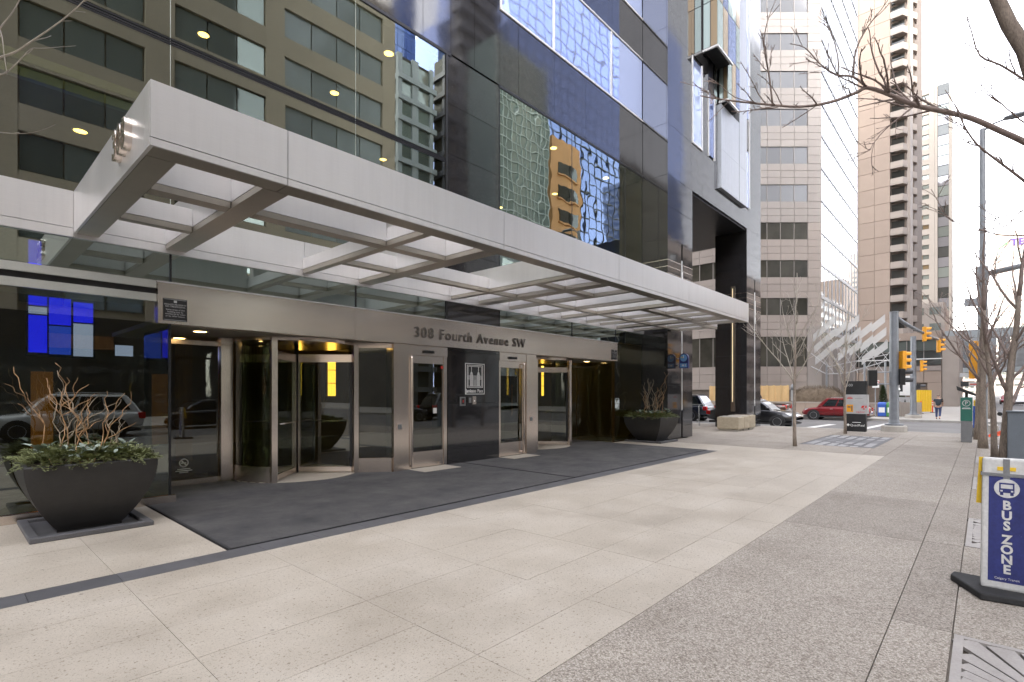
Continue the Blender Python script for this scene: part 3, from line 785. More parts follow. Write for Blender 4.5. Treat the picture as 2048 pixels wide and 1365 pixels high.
for x in (24.62, 25.30): piece('mullion', 'whitetrim', B, x, x + .05, 8.05, 8.14, 10.15, 21)
# stepped glass bays high on the corner
for bx0, bx1, by, bz in ((19.95, 21.55, 7.5, 14.9), (21.6, 23.0, 7.72, 13.6)):
    MB().box(bx0, bx1, by + .03, 8.09, bz + .02, 30).build('bay_core', 'black', B)
    piece('bay_soffit', 'blackmetal', B, bx0 + .1, bx1 - .1, by + .1, 8.05, bz - .05, bz + .01)
    piece('bay_trim', 'whitetrim', B, bx0 - .01, bx1 + .01, by - .01, by + .06, bz - .06, bz + .015)
    piece('bay_trim', 'whitetrim', B, bx0 - .02, bx0 + .05, by + .062, 8.09, bz - .06, bz + .015)
    n = 3
    for i in range(n):
        for j in range(3):
            w = (bx1 - bx0) / n; h = 1.75
            piece('window_pane', ('tealglass', 'warmwin', 'blueglass')[(i + j) % 3], B, bx0 + i * w + .02, bx0 + (i + 1) * w - .02, by, by + .028, bz + .03 + j * h, bz + (j + 1) * h)
    for j in range(3):
        for i in range(2):
            w = (8.05 - by) / 2
            piece('window_pane', ('warmwin', 'tealglass')[i], B, bx0 - .015, bx0 - .001, by + .03 + i * w, by + (i + 1) * w, bz + .03 + j * 1.75, bz + (j + 1) * 1.75)

# ------------------------------------------------------------------ entrance canopy
CZ0, CZ1 = 3.77, 4.33
K = root('entrance_canopy', (8.8, 9.0, CZ0), 'long brushed aluminium open frame canopy projecting over the entrance', 'canopy')
def cb(x0, x1, y0, y1, h=CZ1 - CZ0, n='beam'):
    """Aluminium box beam: side panels above a reveal line and a separate soffit strip below it."""
    t = .0035
    piece(n, 'alu', K, x0, x1, y0, y1, CZ0 + .075, CZ0 + h)
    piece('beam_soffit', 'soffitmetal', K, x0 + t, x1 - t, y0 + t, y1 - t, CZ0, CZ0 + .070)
fj = [1.22, 2.41, 5.65, 8.94, 12.19, 15.34, 16.5]
for a, b in zip(fj[:-1], fj[1:]):
    piece('fascia_panel', 'alu', K, a + .004, b - .004, 5.28, 5.31, CZ0 + .072, CZ1)
    piece('fascia_strip', 'alu', K, a + .004, b - .004, 5.283, 5.31, CZ0, CZ0 + .066)
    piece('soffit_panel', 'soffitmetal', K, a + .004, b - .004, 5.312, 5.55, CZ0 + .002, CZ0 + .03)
    piece('beam', 'alu', K, a + .004, b - .004, 5.52, 5.55, CZ0 + .032, CZ1)
    piece('beam_cap', 'alu', K, a + .004, b - .004, 5.312, 5.519, CZ1 - .02, CZ1 - .002)
MB().box(1.25, 16.47, 5.312, 5.515, CZ0 + .05, CZ1 - .03).build('beam_core', 'black', K)
piece('fascia_panel', 'alu', K, 1.22, 1.25, 5.315, 5.45, CZ0, CZ1 - .001)
piece('fascia_panel', 'alu', K, 1.22, 1.25, 5.456, 8.99, CZ0, CZ1 - .001)
for x0, x1 in ((1.252, 1.49), (2.27, 2.54), (5.49, 5.78), (8.72, 9.02), (12.0, 12.25), (15.05, 15.38)): cb(x0, x1, 5.553, 8.99)
for x0, x1, h in ((4.37, 4.50, .26), (7.85, 7.98, .50), (9.80, 9.92, .56), (11.0, 11.1, .26), (13.3, 13.4, .26), (14.05, 14.19, .5), (16.2, 16.33, .56), (17.2, 17.3, .5)):
    cb(x0, x1, (5.553 if x0 < 16.5 else 6.7), 8.99, h)
gapx = [1.49, 2.27, 2.54, 4.37, 4.50, 5.49, 5.78, 7.85, 7.98, 8.72, 9.02, 9.80, 9.92, 11.0, 11.1, 12.0, 12.25, 13.3, 13.4, 14.05, 14.19, 15.05, 15.38, 16.2]
for i in range(0, len(gapx), 2):
    a, b = gapx[i] + .002, gapx[i + 1] - .002
    if i not in (6, 12, 14): cb(a, b, 6.42, 6.62)
    if i != 2: cb(a, b, 7.76, 7.90, .30 if i in (0, 4, 6) else .5)
cb(16.332, 17.6, 6.64, 6.76); cb(16.332, 17.2, 7.76, 7.9, .4)
bj = [-12, -6, -1, 1.22, 4.4, 7.8, 11, 14, 17.75]
for a, b in zip(bj[:-1], bj[1:]):
    piece('back_panel', 'alu', K, a + .003, b - .003, 8.992, 9.04, CZ0 + .072, CZ1)
    piece('back_strip', 'alu', K, a + .003, b - .003, 8.995, 9.04, CZ0 - .05, CZ0 + .066)
# steel numerals on the end of the canopy
n3 = text('numeral', '308', 'steel', K, (1.19, 6.42, CZ0 + .17), .40, rz=R(-90), ext=.03, off=.012, sx=.9)

# ------------------------------------------------------------------ lintel with the address
L = root('entrance_lintel', (8.6, 8.98, 2.67), 'brushed stainless steel lintel over the doors lettered with the street address', 'lintel')
lj = [2.17, 5.4, 8.64, 11.88, 15.1]
for a, b in zip(lj[:-1], lj[1:]): piece('lintel_panel', 'steel', L, a + .002, b - .002, 8.975, 9.005, 2.67, 3.27)
MB().box(2.175, 15.095, 9.007, 9.19, 2.68, 3.25).build('lintel_core', 'steel', L)
piece('cap', 'alu', L, 2.16, 15.11, 8.965, 9.2, 3.272, 3.29)
text('lettering', '308 Fourth Avenue SW', 'letter', L, (6.80, 8.962, 2.83), .315, ext=.010, off=.003, sp=1.22, sx=.975)
for x, nm in ((2.235, 'notice_plaque'), (14.72, 'notice_plaque')):
    w = .31
    pq = MB().box(x, x + w, 8.962, 8.974, 2.715, 3.045).build(nm, 'black', L)
    MB().box(x + .012, x + w - .012, 8.9605, 8.9618, 2.725, 2.73).box(x + .012, x + w - .012, 8.9605, 8.9618, 3.03, 3.035).box(x + .135, x + .175, 8.9605, 8.9618, 2.985, 3.02).build('plaque_border', 'midgrey', pq)
    for z, s in ((2.945, 'PRIVATE PROPERTY'), (2.915, 'NO TRESPASSING'), (2.87, 'Some areas of this'), (2.838, 'building may be'), (2.806, 'monitored by video'), (2.774, 'or by other means.')):
        text('plaque_text', s, 'midgrey', pq, (x + w / 2, 8.960, z), .033, ext=.0005, align='CENTER')

# ------------------------------------------------------------------ revolving doors
def arc(cx, cy, r, a0, a1, n): return [(cx + r * math.cos(R(a0 + (a1 - a0) * i / n)), cy + r * math.sin(R(a0 + (a1 - a0) * i / n))) for i in range(n + 1)]
def curved(cx, cy, r, a0, a1, z0, z1, t, n=14):
    o, i = arc(cx, cy, r, a0, a1, n), arc(cx, cy, r - t, a0, a1, n)
    m = MB()
    for k in range(n): m.hexa([(*o[k], z0), (*o[k + 1], z0), (*i[k + 1], z0), (*i[k], z0)], [(*o[k], z1), (*o[k + 1], z1), (*i[k + 1], z1), (*i[k], z1)])
    return m
for idx, (cx, lab) in enumerate(((4.92, 'glass and steel revolving door left of the granite logo wall'), (12.36, 'glass and steel revolving door right of the granite logo wall'))):
    cy, r, mir = 10.40, 1.19, (1 if idx == 0 else -1)
    t = root('revolving_door', (cx, cy, 0), lab, 'revolving door', 'revolving doors')
    for a0, a1 in ((180, 226), (314, 360)):
        curved(cx, cy, r, a0, a1, .30, 2.60, .014).build('curved_glass', 'doorglass', t)
        curved(cx, cy, r + .012, a0, a1, 0.0, .30, .04).build('kick_panel', 'steel', t)
        curved(cx, cy, r + .01, a0, a1, 2.60, 2.668, .03).build('head_rail', 'steel', t)
    for a in (226, 314):
        x, y = cx + r * math.cos(R(a)), cy + r * math.sin(R(a))
        MB().box(x - .055, x + .055, y - .05, y + .05, 0, 2.668).build('jamb_post', 'steel_v', t, bevel=.006)
    MB().lathe([(0.001, 2.664), (r, 2.664), (r, 2.60), (0.001, 2.60)], (cx, cy, 0), 32).build('drum_ceiling', 'steel', t)
    MB().lathe([(0.001, .014), (1.205, .014), (1.205, -.02)], (cx, cy, 0), 40).build('floor_disc', 'paver', t)
    MB().cyl((cx, cy, .01), (cx, cy, 2.6), .045, n=12).build('shaft', 'blackmetal', t, smooth=True)
    for a in (226, 314, 46, 134):
        dx, dy = math.cos(R(a)), math.sin(R(a)); nx, ny = -dy, dx
        def leaf(a0, a1, z0, z1, th):
            b = [(cx + dx * p + nx * q, cy + dy * p + ny * q) for p, q in ((a0, -th), (a1, -th), (a1, th), (a0, th))]
            return MB().prism(b, z0, z1)
        lf = leaf(.07, 1.09, .14, 2.26, .006).build('door_leaf', 'doorglass', t)
        leaf(.05, 1.12, .03, .135, .022).build('bottom_rail', 'steel', lf)
        leaf(.05, 1.12, 2.265, 2.42, .022).build('top_rail', 'steel', lf)
        leaf(.045, .085, .136, 2.264, .022).build('stile', 'steel_v', lf)
        leaf(1.085, 1.135, .136, 2.264, .024).build('stile', 'blackmetal', lf)
        MB().tube([(cx + dx * .12 + nx * .05, cy + dy * .12 + ny * .05, 1.06), (cx + dx * 1.0 + nx * .05, cy + dy * 1.0 + ny * .05, 1.06)], .014, 8).build('push_bar', 'steel', lf, smooth=True)
    # splayed side light between drum and pier
    x0, y0 = cx + mir * r * math.cos(R(314)), cy + r * math.sin(R(314)); x0 += mir * .06
    x1, y1 = (6.325, 9.10) if idx == 0 else (10.955, 9.10)
    def sp(z0, z1, th):
        d = Vector((x1 - x0, y1 - y0, 0)).normalized(); n = Vector((-d.y, d.x, 0)) * th
        if mir < 0: n = -n
        a, b = Vector((x0, y0, 0)), Vector((x1, y1, 0))
        q = [(p.x, p.y) for p in (a - n, b - n, b + n, a + n)]
        return MB().prism(q, z0, z1)
    sp(.30, 2.56, .008).build('side_glass', 'doorglass', t)
    sp(0, .295, .025).build('side_kick_panel', 'steel', t)
    sp(2.565, 2.665, .025).build('side_head', 'steel', t)

# ------------------------------------------------------------------ automatic swing doors
for idx, (x0, x1, lab) in enumerate(((6.745, 7.79, 'single glass door with steel frame left of the granite logo wall'), (9.51, 10.535, 'single glass door with steel frame right of the granite logo wall'))):
    t = root('entrance_door', ((x0 + x1) / 2, YF, 0), lab, 'door', 'automatic entrance doors')
    y = YF + .05
    MB().box(x0, x0 + .05, y - .04, y + .06, 0, 2.45).box(x1 - .09, x1, y - .04, y + .06, 0, 2.45).build('door_frame', 'steel_v', t)
    piece('header', 'steel', t, x0, x1, y - .06, y + .10, 2.452, 2.664)
    xm = (x0 + x1) / 2 - .03
    MB().box(xm - .13, xm + .13, y - .12, y - .062, 2.50, 2.565).build('sensor', 'black', t, bevel=.012)
    a, b = x0 + .055, x1 - .095
    piece('kick_plate', 'steel', t, a, b, y - .025, y + .025, .02, .36)
    piece('top_rail', 'steel', t, a, b, y - .025, y + .025, 2.28, 2.445)
    lf = piece('door_glass', 'doorglass', t, a + .02, b - .02, y - .006, y + .006, .362, 2.278)
    for u in (a, b - .02): piece('stile', 'steel_v', t, u, u + .02, y - .022, y + .022, .362, 2.278)
    h = (x0 + .02) if idx == 0 else (x1 - .13)
    yy = y - .10
    MB().tube([(h, y - .045, 2.38), (h, yy, 2.41), (h, yy - .01, 2.36), (h, yy - .01, .10), (h, yy, .06), (h, y - .045, .09)], .023, 8).build('pull_handle', 'steel', t, smooth=True)
    if idx == 0:
        MB().lathe([(.0001, y - .0275), (.035, y - .0275), (.035, y - .0255)], (b - .04, 0, 2.21), 14, 'y').build('sticker', 'red', t)
        MB().box(b - .28, b - .18, y - .012, y - .0075, 1.18, 1.30).build('notice', 'white', t)
    MB().box(b - .14, b - .08, y - .05, y - .026, .04, .09).build('floor_bolt', 'steel', t)
for x0, x1, y0 in ((6.72, 7.72, 8.5), (9.52, 10.52, 8.55)):
    piece('threshold_slab', 'paver', sw, x0, x1, y0, 9.045, -.02, .014)

# granite wall logo: white line emblem of two towers in a frame, name beneath
lg = root('wall_logo', (8.66, YF - .004, 1.97), 'white line emblem of two towers with the building name on the granite wall', 'sign')
def lb(m, x0, x1, z0, z1): m.box(x0, x1, YF - .006, YF - .001, z0, z1)
def fr(m, x0, x1, z0, z1, w): lb(m, x0, x1, z0, z0 + w); lb(m, x0, x1, z1 - w, z1); lb(m, x0, x0 + w, z0 + w, z1 - w); lb(m, x1 - w, x1, z0 + w, z1 - w)
m = MB(); fr(m, 8.34, 8.98, 1.60, 2.34, .016); m.build('border', 'white', lg)
m = MB(); fr(m, 8.40, 8.92, 1.76, 2.30, .013); fr(m, 8.43, 8.89, 1.79, 2.27, .011); m.build('inner_border', 'white', lg)
m = MB()
for cx in (8.545, 8.775):
    lb(m, cx - .005, cx + .005, 2.13, 2.26)
    lb(m, cx - .025, cx + .025, 2.105, 2.13); lb(m, cx - .038, cx + .038, 2.075, 2.1)
    for k in range(6): lb(m, cx - .048 + k * .0175, cx - .040 + k * .0175, 1.795, 2.07)
for z in (2.035, 2.01, 1.985, 1.96): lb(m, 8.405, 8.49, z, z + .009); lb(m, 8.60, 8.72, z, z + .009); lb(m, 8.83, 8.915, z, z + .009)
for k in range(4): lb(m, 8.615 + k * .028, 8.622 + k * .028, 1.795, 1.95)
m.build('tower_emblem', 'white', lg)
text('name_text', 'Jamieson', 'white', lg, (8.365, YF - .004, 1.645), .115, ext=.002, off=.0025, sx=.80)
text('name_text', 'Place', 'white', lg, (8.735, YF - .004, 1.645), .115, ext=.002, sx=.80)
t = root('intercom', (8.25, YF, 1.4), 'small dark intercom panel with a red lamp below the wall logo', 'intercom')
MB().box(8.17, 8.34, YF - .022, YF - .001, 1.33, 1.54).build('housing', 'grey', t, bevel=.006)
MB().box(8.205, 8.30, YF - .026, YF - .0225, 1.37, 1.51).build('screen', 'black', t)
MB().box(8.24, 8.27, YF - .030, YF - .0265, 1.41, 1.47).build('lamp', 'red', t)
t = root('card_reader', (8.62, YF, 1.4), 'steel card reader plate below the wall logo', 'card reader')
MB().box(8.57, 8.69, YF - .016, YF - .001, 1.36, 1.55).build('plate', 'steel', t, bevel=.003)
MB().box(8.615, 8.645, YF - .020, YF - .0165, 1.43, 1.46).build('button', 'white', t)
MB().box(8.46, 8.54, YF - .004, YF - .001, 1.40, 1.52).build('notice_text', 'grey', t)
# no smoking mark on the side light
t = root('no_smoking_sticker', (2.93, 10.49, .35), 'white no smoking sticker low on the left side light', 'sticker')
MB().lathe([(.075, 10.494), (.075, 10.498), (.058, 10.498), (.058, 10.494), (.075, 10.494)], (2.93, 0, .40), 24, 'y').build('ring', 'white', t)
MB().hexa([(2.88, 10.494, .44), (2.895, 10.494, .455), (2.895, 10.498, .455), (2.88, 10.498, .44)], [(2.965, 10.494, .345), (2.98, 10.494, .36), (2.98, 10.498, .36), (2.965, 10.498, .345)]).box(2.885, 2.965, 10.494, 10.498, .39, .408).build('bar', 'white', t)
m = MB()
for k, w in enumerate((.10, .13, .07)): m.box(2.93 - w, 2.93 + w, 10.495, 10.498, .285 - .03 * k, .297 - .03 * k)
m.build('caption_lines', 'white', t)

# ------------------------------------------------------------------ planters
def leaf_mesh(m, name):
    b = MB(); n = 5
    L_ = [(0, 0, 0), (.25, .17, .03), (.55, .22, .06), (.85, .12, .04), (1, 0, 0)]
    up_ = [b_ for b_ in L_]
    vs = [(0, 0, 0), (.25, .17, .05), (.55, .22, .09), (.85, .12, .05), (1, 0, -.03), (.85, -.12, .05), (.55, -.22, .09), (.25, -.17, .05), (.4, 0, .02), (.75, 0, .03)]
    fs = [(0, 1, 8), (1, 2, 8), (2, 9, 8), (2, 3, 9), (3, 4, 9), (4, 5, 9), (5, 6, 9), (6, 8, 9), (6, 7, 8), (7, 0, 8)]
    me = bpy.data.meshes.new(name); me.from_pydata(vs, [], fs); me.materials.append(MT[m])
    return me
LEAF = {k: leaf_mesh(k, 'leaf_' + k) for k in ('sage', 'darkleaf', 'dryleaf')}

def planter(x0, x1, y0, y1, label, tw, seed, big):
    rg = random.Random(seed)
    cx, cy = (x0 + x1) / 2, (y0 + y1) / 2
    t = root('street_planter', (cx, cy, 0), label, 'planter', 'black bowl planters by the entrance')
    hw, hd = (x1 - x0) / 2, (y1 - y0) / 2
    m = MB(); prof = []
    for i in range(15):
        u = i / 14; prof.append((.50 + .50 * math.sin(u * math.pi / 2) ** .92, .05 + .77 * u))
    prof += [(.985, .835), (.93, .835), (.92, .80), (.90, .70)]
    b = len(m.v)
    for w, z in prof:
        m.v += [(cx - hw * w, cy - hd * w, z), (cx + hw * w, cy - hd * w, z), (cx + hw * w, cy + hd * w, z), (cx - hw * w, cy + hd * w, z)]
    m.f.append((3, 2, 1, 0))
    for i in range(len(prof) - 1):
        for j in range(4):
            m.f.append((i * 4 + j, i * 4 + (j + 1) % 4, i * 4 + 4 + (j + 1) % 4, i * 4 + 4 + j))
    m.build('bowl', 'planter', t)
    MB().box(cx - hw * .92, cx + hw * .92, cy - hd * .92, cy + hd * .92, .68, .75).build('soil', 'soil', t)
    a, c, d, e = cx - hw * .93, cx + hw * .93, cy - hd, cy + hd
    tr = MB()
    tr.box(a, c, d, d + .09, 0, .058).box(a, c, e - .09, e, 0, .058).box(a, a + .09, d + .09, e - .09, 0, .058).box(c - .09, c, d + .09, e - .09, 0, .058).box(a + .09, c - .09, d + .09, e - .09, .0, .02)
    tr.build('tray', 'stripstone', t, bevel=.012)
    MB().box(cx - hw * .5, cx + hw * .5, cy - hd * .5, cy + hd * .5, .02, .05).build('foot', 'black', t)
    # cedar and juniper sprays: fronds of narrow scales spilling over the rim
    f = MB()
    for k in range(430):
        ax, ay = rg.uniform(-.95, .95), rg.uniform(-.95, .95)
        p = Vector((cx + ax * hw, cy + ay * hd, .80 + .10 * (1 - max(abs(ax), abs(ay)) ** 2) + rg.uniform(-.01, .05)))
        ang = math.atan2(ay, ax) + rg.uniform(-1.1, 1.1)
        el = rg.uniform(.05, .9) if max(abs(ax), abs(ay)) < .8 else rg.uniform(-.1, .5)
        dr = Vector((math.cos(ang) * math.cos(el), math.sin(ang) * math.cos(el), math.sin(el)))
        if p.y + dr.y * .1 > y1 + .02: continue
        ln = rg.uniform(.12, .24)
        sd_ = dr.cross(Vector((0, 0, 1))).normalized()
        nz = sd_.cross(dr)
        for i in range(9):
            q = p + dr * ln * i / 9 - Vector((0, 0, .05 * (i / 9) ** 2))
            w = .055 * (1 - i / 11)
            for s_ in (-1, 1):
                tip = q + dr * w * .9 + sd_ * s_ * w + nz * rg.uniform(-.012, .012)
                f.add([q - nz * .002, q + dr * .012 + nz * .003, tip], [(0, 1, 2)])
                f.add([q + dr * .004, tip + dr * .012, tip - dr * .006 + nz * .004], [(0, 1, 2)])
    f.build('cedar_sprays', 'cedar', t)
    # broad grey-green leaves in rosettes, some dry brown ones
    for k in range(24):
        px, py = cx + rg.uniform(-.75, .75) * hw, cy + rg.uniform(-.85, .6) * hd
        mt = rg.choice(['sage', 'sage', 'sage', 'darkleaf', 'dryleaf'])
        z = .88 + rg.uniform(0, .10 if k > 6 else .20); nl = rg.randint(5, 7); s0 = rg.uniform(.10, .19) if mt != 'dryleaf' else .07
        for i in range(nl):
            o = bpy.data.objects.new('leaf', LEAF[mt]); COL.objects.link(o); o.parent = t
            o.location = Vector((px, py, z + rg.uniform(-.02, .02))) - wloc(t)
            o.rotation_euler = (rg.uniform(-.4, .4), rg.uniform(-.75, .1), i * 2 * math.pi / nl + rg.uniform(-.3, .3))
            s = s0 * rg.uniform(.75, 1.15); o.scale = (s, s, s)
    # curly willow
    for k in range(tw):
        px, py = cx + rg.uniform(-.5, .55) * hw, cy + rg.uniform(-.5, .5) * hd
        p = Vector((px, py, .74)); d = Vector((rg.uniform(-.45, .45), rg.uniform(-.35, .25), 1)).normalized()
        ht = rg.uniform(.5, 1.0) * big; n = 18; pts = [p.copy()]; ph = rg.uniform(0, 6)
        for i in range(n):
            w = Vector((math.sin(ph + i * rg.uniform(.6, .95)), math.cos(ph * 1.7 + i * .8), 0)) * .5 * (.35 + i / n)
            p = p + (d + w).normalized() * ht / n
            pts.append(p.copy())
        wm = MB().tube(pts, [.0058 * (1 - .7 * i / n) + .0013 for i in range(n + 1)], 5)
        for s in range(rg.randint(1, 3)):
            i0 = rg.randint(5, 12); q = pts[i0].copy(); dd = Vector((rg.uniform(-1, 1), rg.uniform(-.6, .6), rg.uniform(.2, .9))).normalized(); sub = [q.copy()]
            for i in range(9):
                q = q + (dd + Vector((math.sin(i * 1.1 + s), math.cos(i * .9), .25)) * .5).normalized() * .030 * big; sub.append(q.copy())
            wm.tube(sub, [.0055 * (1 - .8 * i / 9) + .001 for i in range(10)], 4)
        wm.build('willow_branch', rg.choice(['willow', 'willow', 'willowgrey']), t, smooth=True)
planter(.62, 1.85, 7.64, 8.92, 'black bowl planter with curly willow by the glass wall, nearest the camera', 14, 11, 1.5)
planter(15.5, 16.82, 7.65, 8.98, 'black bowl planter with bare willow stems standing against the granite pillar', 13, 5, 1.75)

# ------------------------------------------------------------------ bare street trees
def sides(r): return 8 if r > .05 else 6 if r > .02 else 4 if r > .006 else 3
def path(rg, p, d, length, n, wob, lift):
    pts = [p.copy()]; st = length / n
    for i in range(n):
        d = (d + Vector((rg.uniform(-wob, wob), rg.uniform(-wob, wob), rg.uniform(-wob, wob) + lift))).normalized()
        p = p + d * st; pts.append(p.copy())
    return pts, d
def grow(mb, rg, pts, r0, r1, lev, dens, decay=.55, lift=.06, mn=.0022, spread=.9):
    n = len(pts) - 1
    rad = [max(mn, r0 + (r1 - r0) * i / n) for i in range(n + 1)]
    mb.tube(pts, rad, sides(r0))
    if lev <= 0: return
    tot = sum((pts[i + 1] - pts[i]).length for i in range(n))
    cnt = max(2, int(tot * dens))
    for k in range(cnt):
        f = rg.uniform(.22, .98); i = min(n - 1, int(f * n)); p = pts[i].lerp(pts[i + 1], f * n - i)
        d = (pts[i + 1] - pts[i]).normalized()
        sd = Vector((rg.gauss(0, 1), rg.gauss(0, 1), rg.gauss(0, .7) + .25)); sd = (sd - d * sd.dot(d)).normalized()
        dd = (d + sd * rg.uniform(.55, 1.2) * spread).normalized()
        ln = tot * (1 - f * .55) * decay * rg.uniform(.45, 1.0)
        if ln < .05: continue
        r = max(mn, rad[i] * rg.uniform(.42, .65))
        sub, _ = path(rg, p, dd, ln, max(3, min(8, int(ln / .09))), .16, lift)
        grow(mb, rg, sub, r, max(mn, r * .35), lev - 1, dens * 1.6, decay, lift, mn, spread)

def tree(name, base, h, r, label, seed, lev=3, lean=(0, 0), fork=.42, nlimb=7, limb=.55, twig='twig', bark='bark', dens=3.2, group=None, spread=.75, lift=.07, mn=.0035):
    rg = random.Random(seed)
    t = root(name, base, label, 'tree', group)
    b = Vector(base)
    pts = [b + Vector((0, 0, -.03))]; d = Vector((lean[0], lean[1], 1)).normalized(); n = 9
    for i in range(n):
        d = (d + Vector((rg.uniform(-.05, .05), rg.uniform(-.05, .05), .03))).normalized(); pts.append(pts[-1] + d * h * .62 / n)
    rr = [r * (1 - .55 * i / n) for i in range(n + 1)]; rr[0] *= 1.15
    MB().tube(pts, rr, 10).build('trunk', bark, t, smooth=True)
    m = MB()
    top, _ = path(rg, pts[-1], d, h * .4, 8, .10, .04)
    grow(m, rg, top, rr[-1], .006, lev - 1, dens, lift=lift, mn=mn)
    for k in range(nlimb):
        f = fork + (1 - fork) * (k + rg.random() * .6) / nlimb; i = min(n - 1, int(f * n)); p = pts[i].lerp(pts[i + 1], f * n - i)
        a = k * 2.4 + rg.uniform(-.5, .5)
        dd = Vector((math.cos(a) * spread, math.sin(a) * spread, rg.uniform(.7, 1.15))).normalized()
        sub, _ = path(rg, p, dd, h * limb * rg.uniform(.6, 1) * (1.1 - .4 * f), 8, .12, .05)
        grow(m, rg, sub, rr[i] * rg.uniform(.42, .6), .005, lev - 1, dens, lift=lift, mn=mn)
    m.build('branches', twig, t, smooth=True)
    return t
GT = 'bare street trees'
tree('street_tree', (17.6, 4.28, 0), 5.3, .055, 'slender bare sapling with a red-brown trunk standing left of the light well', 2, lev=3, fork=.5, nlimb=8, twig='palebark', mn=.004, dens=2.6, group=GT, spread=.5)
tree('street_tree', (24.23, 4.09, 0), 5.6, .055, 'slender bare sapling in front of the directory kiosk', 9, lev=3, fork=.45, nlimb=8, twig='palebark', mn=.004, dens=2.4, group=GT, spread=.5)
tree('street_tree', (16.28, -.33, 0), 6.2, .095, 'forked bare street tree beside the grey cabinet', 4, lev=4, fork=.30, nlimb=7, dens=2.2, group=GT, lean=(.02, .01))
tree('street_tree', (18.03, -.20, 0), 5.6, .07, 'thin straight bare street tree between the forked tree and the leaning twin trunks', 6, lev=4, fork=.45, nlimb=6, dens=2.2, group=GT)
tree('street_tree', (20.7, .02, 0), 6.6, .108, 'thick bare street tree trunk right of the parking pay station', 8, lev=4, fork=.38, nlimb=7, dens=2.0, lean=(.06, -.03), group=GT)
tree('street_tree', (24.4, .17, 0), 6.6, .095, 'bare street tree half hidden behind the thick trunk by the lamp post', 10, lev=3, fork=.35, nlimb=7, dens=2.0, group=GT)
tree('street_tree', (52.0, -.3, 0), 7.5, .13, 'far bare street tree past the crossing on the kerb', 12, lev=3, nlimb=8, dens=1.6, mn=.01, group=GT)
tree('street_tree', (64.0, -.3, 0), 7.5, .13, 'farthest bare street tree on the kerb beyond the crossing', 13, lev=3, nlimb=8, dens=1.6, mn=.012, group=GT)
tree('street_tree', (32.5, 17.5, -.15), 5.5, .07, 'pale bare tree seen through the arcade between the granite pillars', 14, lev=3, nlimb=8, twig='palebark', bark='palebark', mn=.008, dens=2.0, group=GT)
tree('street_tree', (36.0, -13.5, 0), 8, .13, 'bare tree across the street, mirrored in the right glass door', 15, lev=3, nlimb=8, dens=1.8, mn=.01, group=GT)

# the near kerb tree whose limbs cross the sky; its trunk stands just right of the frame
def traced(mb, rg, uv, d0, d1, r0, r1, lev, dens, spread=.9, decay=.5, mn=.0055):
    n = len(uv); pts = []
    for i, (u, v) in enumerate(uv): pts.append(at(u, v, d0 + (d1 - d0) * i / (n - 1)))
    fine = []
    for i in range(n - 1):                                                # Catmull-Rom through the surveyed points
        p0, p1, p2, p3 = pts[max(i - 1, 0)], pts[i], pts[i + 1], pts[min(i + 2, n - 1)]
        for k in range(3):
            t_ = k / 3
            fine.append(.5 * ((2 * p1) + (p2 - p0) * t_ + (2 * p0 - 5 * p1 + 4 * p2 - p3) * t_ ** 2 + (3 * p1 - p0 - 3 * p2 + p3) * t_ ** 3))
    fine.append(pts[-1])
    grow(mb, rg, fine, r0, r1, lev, dens, decay, .02, mn, spread)
rg = random.Random(21)
T = root('street_tree', (12.7, -.75, 0), 'bare kerb tree at the right edge whose long limb crosses the sky', 'tree', GT)
m = MB()
tp = [Vector((12.7, -.75, -.03)), Vector((12.68, -.74, 1.5)), Vector((12.62, -.70, 3.0)), Vector((12.5, -.66, 4.6)), at(2085, 210, 9.0), at(2050, 100, 9.0), at(2018, 50, 9.0), at(1993, -5, 9.0), at(1960, -90, 8.9), at(1940, -190, 8.9)]
m.tube(tp, [.17, .15, .14, .135, .13, .12, .11, .10, .085, .07], 12).build('trunk', 'bark', T, smooth=True)
m = MB()
traced(m, rg, [(2085, 305), (2048, 284), (2000, 262), (1940, 236), (1880, 222), (1830, 211), (1780, 190), (1735, 176), (1712, 186), (1660, 205), (1600, 214), (1540, 210), (1490, 205), (1440, 199), (1400, 192)], 9.0, 8.7, .052, .009, 3, 4.6, .8, .24)
traced(m, rg, [(1735, 176), (1706, 154), (1672, 150), (1640, 128), (1610, 96), (1580, 88)], 8.85, 8.6, .022, .004, 2, 6, .7, .45)
traced(m, rg, [(1706, 152), (1712, 100), (1735, 55), (1762, 20), (1790, -20)], 8.85, 8.6, .018, .004, 2, 6, .6, .4)
traced(m, rg, [(1676, 152), (1675, 110), (1660, 60), (1640, 20)], 8.8, 8.6, .012, .003, 2, 6, .6, .4)
traced(m, rg, [(1545, 208), (1538, 150), (1528, 90), (1536, 40), (1556, -10)], 8.7, 8.5, .016, .004, 2, 6.5, .6, .42)
traced(m, rg, [(1512, 206), (1470, 195), (1440, 170), (1425, 160)], 8.7, 8.6, .010, .003, 2, 4, .6, .45)
traced(m, rg, [(1830, 211), (1800, 235), (1768, 262), (1745, 290), (1738, 302), (1700, 310)], 8.9, 8.7, .014, .003, 2, 4.2, .7, .5)
traced(m, rg, [(2090, 400), (2048, 362), (1995, 322), (1955, 290), (1930, 255), (1912, 215), (1890, 180)], 9.1, 8.7, .028, .005, 3, 5.5, .8, .32)
traced(m, rg, [(2090, 190), (2048, 160), (2000, 130), (1960, 112), (1942, 60), (1930, 20)], 9.0, 8.7, .024, .005, 3, 5.5, .8, .32)
traced(m, rg, [(2090, 270), (2040, 240), (2000, 205), (1970, 180), (1945, 150)], 9.2, 9.4, .02, .004, 3, 5.5, .8, .36)
traced(m, rg, [(2090, 490), (2048, 472), (1995, 470), (1940, 452), (1900, 440), (1866, 385), (1862, 380)], 9.3, 9.0, .014, .003, 3, 5, .8, .3)
